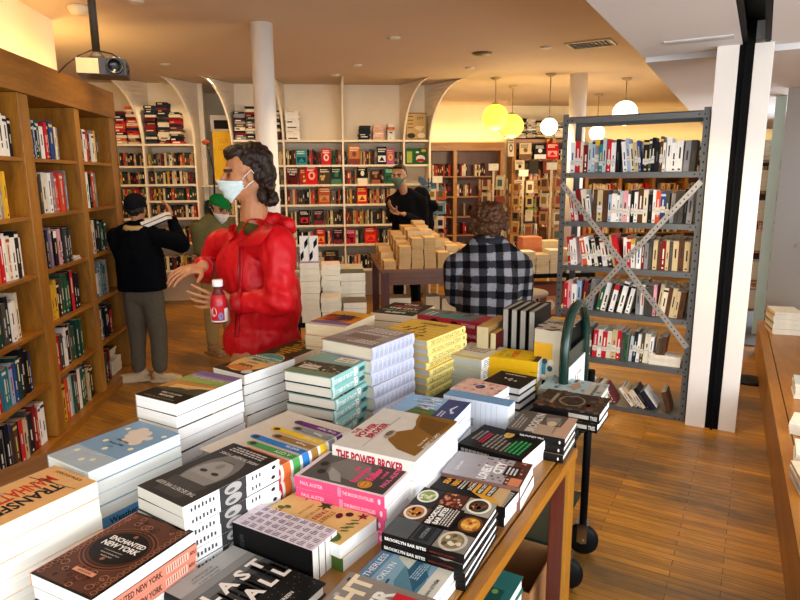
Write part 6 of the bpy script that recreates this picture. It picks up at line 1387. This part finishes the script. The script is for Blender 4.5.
# ------------------------------------------------------------------ generic standing figure
def figure(label, at, H_, face, skin, top, toprgh, legs, name_top, name_leg, hairspec=None, arms=None, k=1.0, shoes='#d8cdb8', vs=.009, bulk=1.0, legw=1.0, shirt_len=.5, topcol=None, toes=None, lean=Vector((0,0,0)), topsmooth=5, shz=.785, headpos=None, headsc=None, hairf=None, calf=True, topdisp=None):
    o = empty('person', at, 0, label, 'person'); f = Vector((face.x, face.y, 0)).normalized(); s = Vector((f.y, -f.x, 0)).normalized(); up = Vector((0,0,1))
    Z = lambda fr, a=0, b=0: at+Vector((0, 0, H_*fr))+(s*a+f*b)*H_+lean*fr
    hc = headpos or Z(.935, 0, .01); kk = (headsc or H_*.135/.235*1.0)
    b = MB(); P, R = head(b, hc, face.normalized(), kk, (up+lean*.3).normalized())
    b.cap(P(-.025, 0, -.05), Z(.82, 0, .02), .05*kk, .05*kk); shL, shR = Z(shz, -.108*bulk), Z(shz, .108*bulk)
    b.cap(shL, shR, .04*H_/1.7, .04*H_/1.7); b.cap(Z(.78, 0, .01), Z(.6), .065*bulk, .1*bulk); b.cap(Z(.6), Z(.52), .085*bulk, .085*bulk)
    ends = {}
    for q, sh_ in ((-1, shL), (1, shR)):
        el, wr, hd, pn, th = arms[q]; b.cap(sh_, el, .045, .036); b.cap(el, wr, .036, .026); hand(b, wr, hd, pn, th, .95, (.4, .45, .5, .5), .06); ends[q] = (sh_, el, wr)
        hp = Z(.5, q*.045*legw); kn = Z(.28, q*.06*legw, .01); an = Z(.05, q*.062*legw); b.cap(hp, kn, .065, .05); b.cap(kn, an, .05, .035)
    e, br = eyes(P); clay(b, 'body', min(vs, .007), M['skin'], o, 2, colf=skinf(e, br, base=skin))
    t_ = MB(); w = bulk
    t_.cap(Z(.84, -.02), shL, .058, .055*w, 16); t_.cap(Z(.84, .02), shR, .058, .055*w, 16); t_.cap(Z(.84, -.015), Z(.84, .015), .06, .06, 16); t_.ell(Z(.76, 0, -.008), (.13*w, .085*w, .1), 16, R=Matrix((s, f, up)).transposed()); t_.cap(Z(.79, -.03), Z(.68, -.03), .085*w, .125*w, 18); t_.cap(Z(.79, .03), Z(.68, .03), .085*w, .125*w, 18)
    t_.cap(Z(.68, -.028), Z(shirt_len, -.028), .125*w, .128*w, 18); t_.cap(Z(.68, .028), Z(shirt_len, .028), .125*w, .128*w, 18); t_.cap(Z(.8), Z(.75), .1, .11*w); t_.ell(Z(.815, 0, -.022), (.085, .07, .06), 14)
    for q in (-1, 1): sh_, el, wr = ends[q]; t_.cap(sh_, el, .064*w, .056*w, 16); t_.cap(el, wr+(el-wr)*.1, .055*w, .04*w, 16)
    to = clay(t_, name_top, vs*.8, M[toprgh], o, topsmooth, disp=topdisp or folds(.009, 9, at.x, (1, 1, .5)), colf=topcol, col=top)
    zc = Z(shirt_len-.02).z; bm = bmesh.new(); bm.from_mesh(to.data); bmesh.ops.bisect_plane(bm, geom=bm.verts[:]+bm.edges[:]+bm.faces[:], plane_co=(0,0,zc), plane_no=(0,0,-1), clear_outer=True); bm.to_mesh(to.data); bm.free()
    sd = to.modifiers.new('t', 'SOLIDIFY'); sd.thickness = .005
    l = MB(); l.cap(Z(.57, -.03), Z(.57, .03), .105*bulk, .105*bulk, 16); l.cap(Z(.52, -.03), Z(.52, .03), .095*legw, .095*legw, 16); l.cap(Z(.485, -.035), Z(.485, .035), .1*legw, .1*legw, 16)
    for q in (-1, 1): hp = Z(.48, q*.045*legw); kn = Z(.28, q*.06*legw, .01); an = Z(.085, q*.062*legw); l.cap(hp, kn, .092*legw, .068*legw, 16); l.cap(kn, an, .068*legw, .055*legw, 16)
    clay(l, name_leg, vs, M['cloth'], o, 4, disp=folds(.008, 12, at.x+2), col=legs)
    for q in (-1, 1): s2 = MB(); pp = Z(.0, q*.062*legw); pp.z = 0; shoe(s2, pp, (toes[q] if toes else f), .9); clay(s2, 'shoe', .007, M['matte'], o, 2, col=shoes, disp=lambda c, n: .003*noise.noise(c*50))
    return o, P, R, ends
def rel(base, px, py, dy): v = aty(px, py, base.y+dy); return v
# person from behind, left aisle
pb = atz(151, 381, 0); A_ = {-1: (rel(pb, 127, 268, .0), rel(pb, 142, 262, .24), Vector((.3, 1, .1)), Vector((0, .3, 1)), Vector((1, 0, 0))), 1: (rel(pb, 181, 244, .03), rel(pb, 172, 219, .16), Vector((-.2, .1, 1)), Vector((-1, -.1, 0)), Vector((0, -1, .3)))}
A_ = {1: A_[1], -1: A_[-1]}
o, P2, R2, en = figure('person seen from behind, black jacket and grey trousers, holding books at shoulder', Vector((pb.x, pb.y, 0)), 1.46, Vector((.15, 1, 0)), '#b98562', '#06080e', 'cloth', '#5f584a', 'black_jacket', 'grey_trousers', arms={1: A_[1], -1: A_[-1]}, bulk=1.14, shoes='#c9b493', toes={-1: Vector((-.5, -.2, 0)), 1: Vector((.9, -.1, 0))}, legw=1.02, shirt_len=.53)
h = MB(); h.ell(P2(-.018, 0, .055), (.083, .079, .07), 18, R=R2); h.ell(P2(-.04, 0, .03), (.062, .072, .06), 18, R=R2); clay(h, 'black_cap', .006, M['cloth'], o, 3, col='#14151a')
pr = [(P2(-.055, 0, -.01), (.04, .062, .05), R2), (P2(-.02, .065, .0), (.05, .015, .04), R2), (P2(-.02, -.065, .0), (.05, .015, .04), R2)]; hair(pr, 'hair', '#1c1410', o, .006)
m = MB(); pts = [en[-1][0]*.5+en[1][0]*.5+Vector((0, -.03, .075))+Vector((.075*math.cos(a), .06*math.sin(a)+.02, .01*math.sin(a))) for a in [x*PI/6-PI for x in range(13)]]; m.tube(pts, .028, 8, '#b89a6a'); q_ = m.build('tan_collar', M['cloth'], o); q_.matrix_parent_inverse = Matrix.Translation(-o.location)
for i, (px, py, lab) in enumerate([(156, 218.5, 'upper white book held at the shoulder by the person in black'), (157, 222.5, 'lower white book held at the shoulder by the person in black')]):
    q = aty(px, py, pb.y+.02+.0*i); m = MB(); m.box((-.1, -.07, -.012), (.1, .07, .012), cols=['#1c1c20', '#e8e2d8', '#efe9dd', '#efe9dd', '#efe9dd', '#efe9dd']); oo = m.build('book', M['matte']); oo.matrix_world = Matrix.Translation(q) @ Matrix.Rotation(-.38, 4, 'Y') @ Matrix.Rotation(.1, 4, 'Z'); tag(oo, lab, 'book')
# woman with the green cap behind the red coat
pg = atz(222, 352, 0); base = Vector((pg.x, pg.y, 0))
A_ = {1: (rel(pg, 200, 250, -.12), rel(pg, 214, 262, -.2), Vector((.6, -.4, .1)), Vector((0, 0, 1)), Vector((0, 0, 1))), -1: (rel(pg, 240, 250, .1), rel(pg, 228, 262, -.1), Vector((-.6, -.4, .1)), Vector((0, 0, 1)), Vector((0, 0, 1)))}
o, P3, R3, en = figure('person in a green cap, white mask and olive jacket behind the man in red', base, 1.46, Vector((.72, -.66, -.3)), '#c08a66', '#6b6540', 'cloth', '#a08250', 'olive_jacket', 'tan_trousers', arms={-1: A_[-1], 1: A_[1]}, shoes='#8a6a4a', headpos=aty(219, 208, pg.y), headsc=.98, bulk=1.02)
h = MB(); h.ell(P3(-.012, 0, .06), (.098, .082, .065), 18, R=R3); h.ell(P3(.1, 0, .045), (.07, .062, .01), 18, R=R3); clay(h, 'green_cap', .006, M['cloth'], o, 2, col='#147a3a')
mask(P3, o, '#f0eee6')
pr = [(P3(-.06, 0, -.01), (.05, .075, .09), R3), (P3(-.02, .07, -.03), (.05, .02, .07), R3), (P3(-.02, -.07, -.03), (.05, .02, .07), R3)]; hair(pr, 'hair', '#2a1a14', o, .007)
m = MB(); m.cap(P3(.03, .0, -.13), P3(.06, 0, -.3), .035, .045); clay(m, 'cream_scarf', .008, M['cloth'], o, 2, col='#e0cfae')
# person in the plaid shirt, seen from behind
pp = aty(488, 300, 3.55); base = Vector((pp.x, pp.y, 0)); HH = 1.43
A_ = {-1: (rel(pp, 457, 297, .03), rel(pp, 468, 292, .3), Vector((.3, 1, 0)), Vector((1, 0, 0)), Vector((0, 0, 1))), 1: (rel(pp, 522, 297, .03), rel(pp, 510, 292, .3), Vector((-.3, 1, 0)), Vector((-1, 0, 0)), Vector((0, 0, 1)))}
cx, cy = base.x, base.y
def plaid(c):
    e1, e2 = A_[-1][0], A_[1][0]
    dx, dy = c.x-cx, c.y-(cy)
    ang = math.atan2(dx, -dy); w = ang*.17 if abs(dx) < .19 else (c.x*1.0+c.y*.6)
    w = math.asin(max(-1, min(1, dx/.28)))*.25+max(0, dy)*.3*(1 if dx > 0 else -1)
    a = int(math.floor((w+5.02)/.042)) % 2; b = int(math.floor((c.z+.12*noise.noise(c*3)*.2)/.045)) % 2
    v = {0: '#0c0c0f', 1: '#34343a', 2: '#8b8c93'}[a+b]; b2 = lin(v)
    n_ = 1+.25*math.sin(w*700)*.4; return tuple(x*n_ for x in b2)
o, P4, R4, en = figure('person with tousled brown hair in a black, grey and white plaid shirt, seen from behind', base, HH, Vector((.1, 1, 0)), '#b98562', '#55555a', 'cloth', '#15161c', 'plaid_shirt', 'dark_trousers', arms={-1: A_[-1], 1: A_[1]}, bulk=1.2, legw=1.2, shoes='#1c1a1a', headpos=aty(489, 224, pp.y+.03), headsc=.92, vs=.007, topcol=plaid, shirt_len=.50, shz=.745, topdisp=folds(.012, 7, 5, (1, 1, .6)))
rh = random.Random(8); pr = [(P4(-.02, 0, .05), (.105, .095, .085), R4), (P4(-.045, 0, .0), (.065, .085, .07), R4)]
for i in range(40): a = rh.uniform(-2.2, 2.2); z = rh.uniform(-.045, .12); r = .098*math.sqrt(max(.1, 1-(max(0, z-.02)/.13)**2)); pr.append((P4(-r*math.cos(a)-.015, .1*math.sin(a)*r/.098, z), (.026, .026, .022), None))
hair(pr, 'hair', '#4a2c16', o, .0055, .010, 85, 1)
m = MB(); m.tube([P4(-.02, -.075, -.095), P4(-.065, -.055, -.105), P4(-.085, -.0, -.108), P4(-.065, .055, -.105), P4(-.02, .075, -.095)], .026, 10, '#2c2d33'); q_ = m.build('shirt_collar', M['cloth'], o); q_.matrix_parent_inverse = Matrix.Translation(-o.location)
# masked man in black by the white shelving
pk = aty(407, 260, 7.0); base = Vector((pk.x, pk.y, 0))
A_ = {1: (rel(pk, 392, 218, -.1), rel(pk, 396, 212, -.28), Vector((-.5, -.3, .5)), Vector((0, 0, 1)), Vector((1, 0, .2))), -1: (rel(pk, 424, 225, -.05), rel(pk, 404, 214, -.3), Vector((-.9, -.1, .0)), Vector((0, 0, 1)), Vector((0, -1, 0)))}
o, P5, R5, en = figure('masked man in black standing behind the brown table of paperbacks', base, 1.68, Vector((-.35, -1, 0)), '#a87a5c', '#101116', 'cloth', '#14151a', 'black_jacket', 'black_trousers', arms={-1: A_[-1], 1: A_[1]}, headpos=aty(399, 176, 6.95), vs=.01, bulk=1.0, shoes='#1c1a1a')
mask(P5, o, '#55705c', pleats=False)
pr = [(P5(-.035, 0, .065), (.09, .082, .065), R5), (P5(-.06, 0, .02), (.055, .08, .07), R5), (P5(.04, 0, .1), (.05, .06, .022), R5)]; hair(pr, 'hair', '#1c1410', o, .008)
# dark coat hanging beside him
q = aty(423, 220, 7.2); m = MB(); m.ell((0, 0, 0), (.12, .08, .3), 16); m.ell((-.02, 0, .25), (.1, .06, .12), 14); m.ell((.08, 0, .15), (.1, .05, .06), 12)
oo = clay(m, 'hanging_coat', .012, M['cloth'], None, 4, disp=folds(.03, 7, 2), col='#0e0f13'); oo.location = q; tag(oo, 'black coat hanging beside the masked man, at the end of the white shelving', 'coat')
# ================================================================== LIGHT
def area(name, loc, to, sx, sy, e, col, spread=None):
    l = bpy.data.lights.new(name, 'AREA'); l.shape = 'RECTANGLE'; l.size = sx; l.size_y = sy; l.energy = e; l.color = col
    if spread: l.spread = spread
    o = bpy.data.objects.new(name, l); C.objects.link(o); o.location = loc; o.rotation_euler = (Vector(to)-Vector(loc)).to_track_quat('-Z', 'Y').to_euler(); return o
DAY = (.86, .93, 1.0)
area('shopfront_daylight', (.4, -2.1, 1.5), (.0, 3.0, 1.1), 4.2, 2.2, 145, DAY)
area('side_daylight_fill', UV(1.4, 3.2, 1.2), UV(2.6, -.6, 2.1), 2.8, 1.6, 120, DAY)  # daylight fill from the right, aimed up to brighten the white ceiling
area('right_daylight_fill', UV(9.5, 1.6, 1.6), UV(6, .3, 1.2), 1.6, 1.4, 120, DAY)  # added daylight fill for the gap beside the mint frame, no window modelled
CV = (1, .66, .24)
def strip(name, p, q, to, e, w=.08, col=CV):
    p = Vector(p); q = Vector(q); l = bpy.data.lights.new(name, 'AREA'); l.shape = 'RECTANGLE'; l.size = (q-p).length; l.size_y = w; l.energy = e; l.color = col
    o = bpy.data.objects.new(name, l); C.objects.link(o); o.location = (p+q)/2
    x = (q-p).normalized(); z = -(Vector(to)-o.location); z = (z-x*z.dot(x)).normalized(); y = z.cross(x); o.matrix_world = Matrix.Translation(o.location) @ Matrix((x, y, z)).transposed().to_4x4()
strip('cove_light', SB(-1.76, 2.0, 2.275), SB(-1.76, 5.15, 2.275), SB(-1.985, 3, 2.45), 11, .08)
strip('cove_light', SB(-1.9, 5.3, 2.0), SB(-2.9, 5.6, 2.0), SB(-2.2, 5.5, 2.75), 14)
strip('cove_light', SB(1.6, 10.45, 2.16), SB(4.3, 10.45, 2.16), SB(3, 10.6, 2.7), 9)
strip('cove_light', SB(4.6, 10.45, 2.16), SB(8, 10.45, 2.16), SB(6.5, 10.6, 2.7), 6)
WM = (1, .74, .42)
def spot(p, e, ang=1.9, col=WM, to=None):
    l = bpy.data.lights.new('lamp_and_fill_spot', 'SPOT'); l.energy = e; l.spot_size = ang; l.spot_blend = .9; l.color = col; l.shadow_soft_size = .06
    o = bpy.data.objects.new('lamp_and_fill_spot', l); C.objects.link(o); o.location = p
    if to is not None: o.rotation_euler = (Vector(to)-Vector(p)).to_track_quat('-Z', 'Y').to_euler()
for x, y, _ in DL:
    q = atz(x, y, CZ-.03); spot(q, (30 if q.y < 6 else 20) if q.y < 8 else 10)
for s, b in ((-2.5, 6.2), (-1.8, 6.2), (-.8, 6.0), (-.1, 6.0), (.6, 6.0), (1.3, 6.2)): spot(SB(s, b, CZ-.03), 30, 1.3, to=SB(s, 8.2, 1.4))  # supplementary warm spots, here and in the next rows, without fittings
for s, b in ((2.2, 8.8), (3.4, 8.8), (5, 8.8), (6.3, 8.8)): spot(SB(s, b, CZ-.03), 10, 1.5, to=SB(s, 10.2, 1.0))
for s, b in ((-1.0, 3.2), (.2, 4.9), (.9, 5.6), (2.4, 5.0), (3.1, 6.5)): spot(SB(s, b, CZ-.03), 50, 1.8)
spot(UV(3.6, .05, 2.28), 30, 1.9, (1, .8, .55)); spot(UV(3.7, -.35, 2.28), 55, 1.7, (1, .7, .36))  # fill spots without fittings, added to warm the floor near the pillars
area('rear_gap_fill', UV(8.9, .35, 1.3), UV(6.9, .02, 1.2), .5, 1.6, 14, DAY)  # fill lamp added behind the gap to brighten the mint frame
w = bpy.data.worlds.new('world'); bpy.context.scene.world = w; w.use_nodes = True
bg = w.node_tree.nodes['Background']; bg.inputs[0].default_value = (.80, .88, 1.0, 1); bg.inputs[1].default_value = .22
sc = bpy.context.scene; sc.view_settings.view_transform = 'Standard'; sc.view_settings.look = 'None'; sc.view_settings.exposure = 0.3; sc.view_settings.gamma = 1; sc.view_settings.use_curve_mapping = False
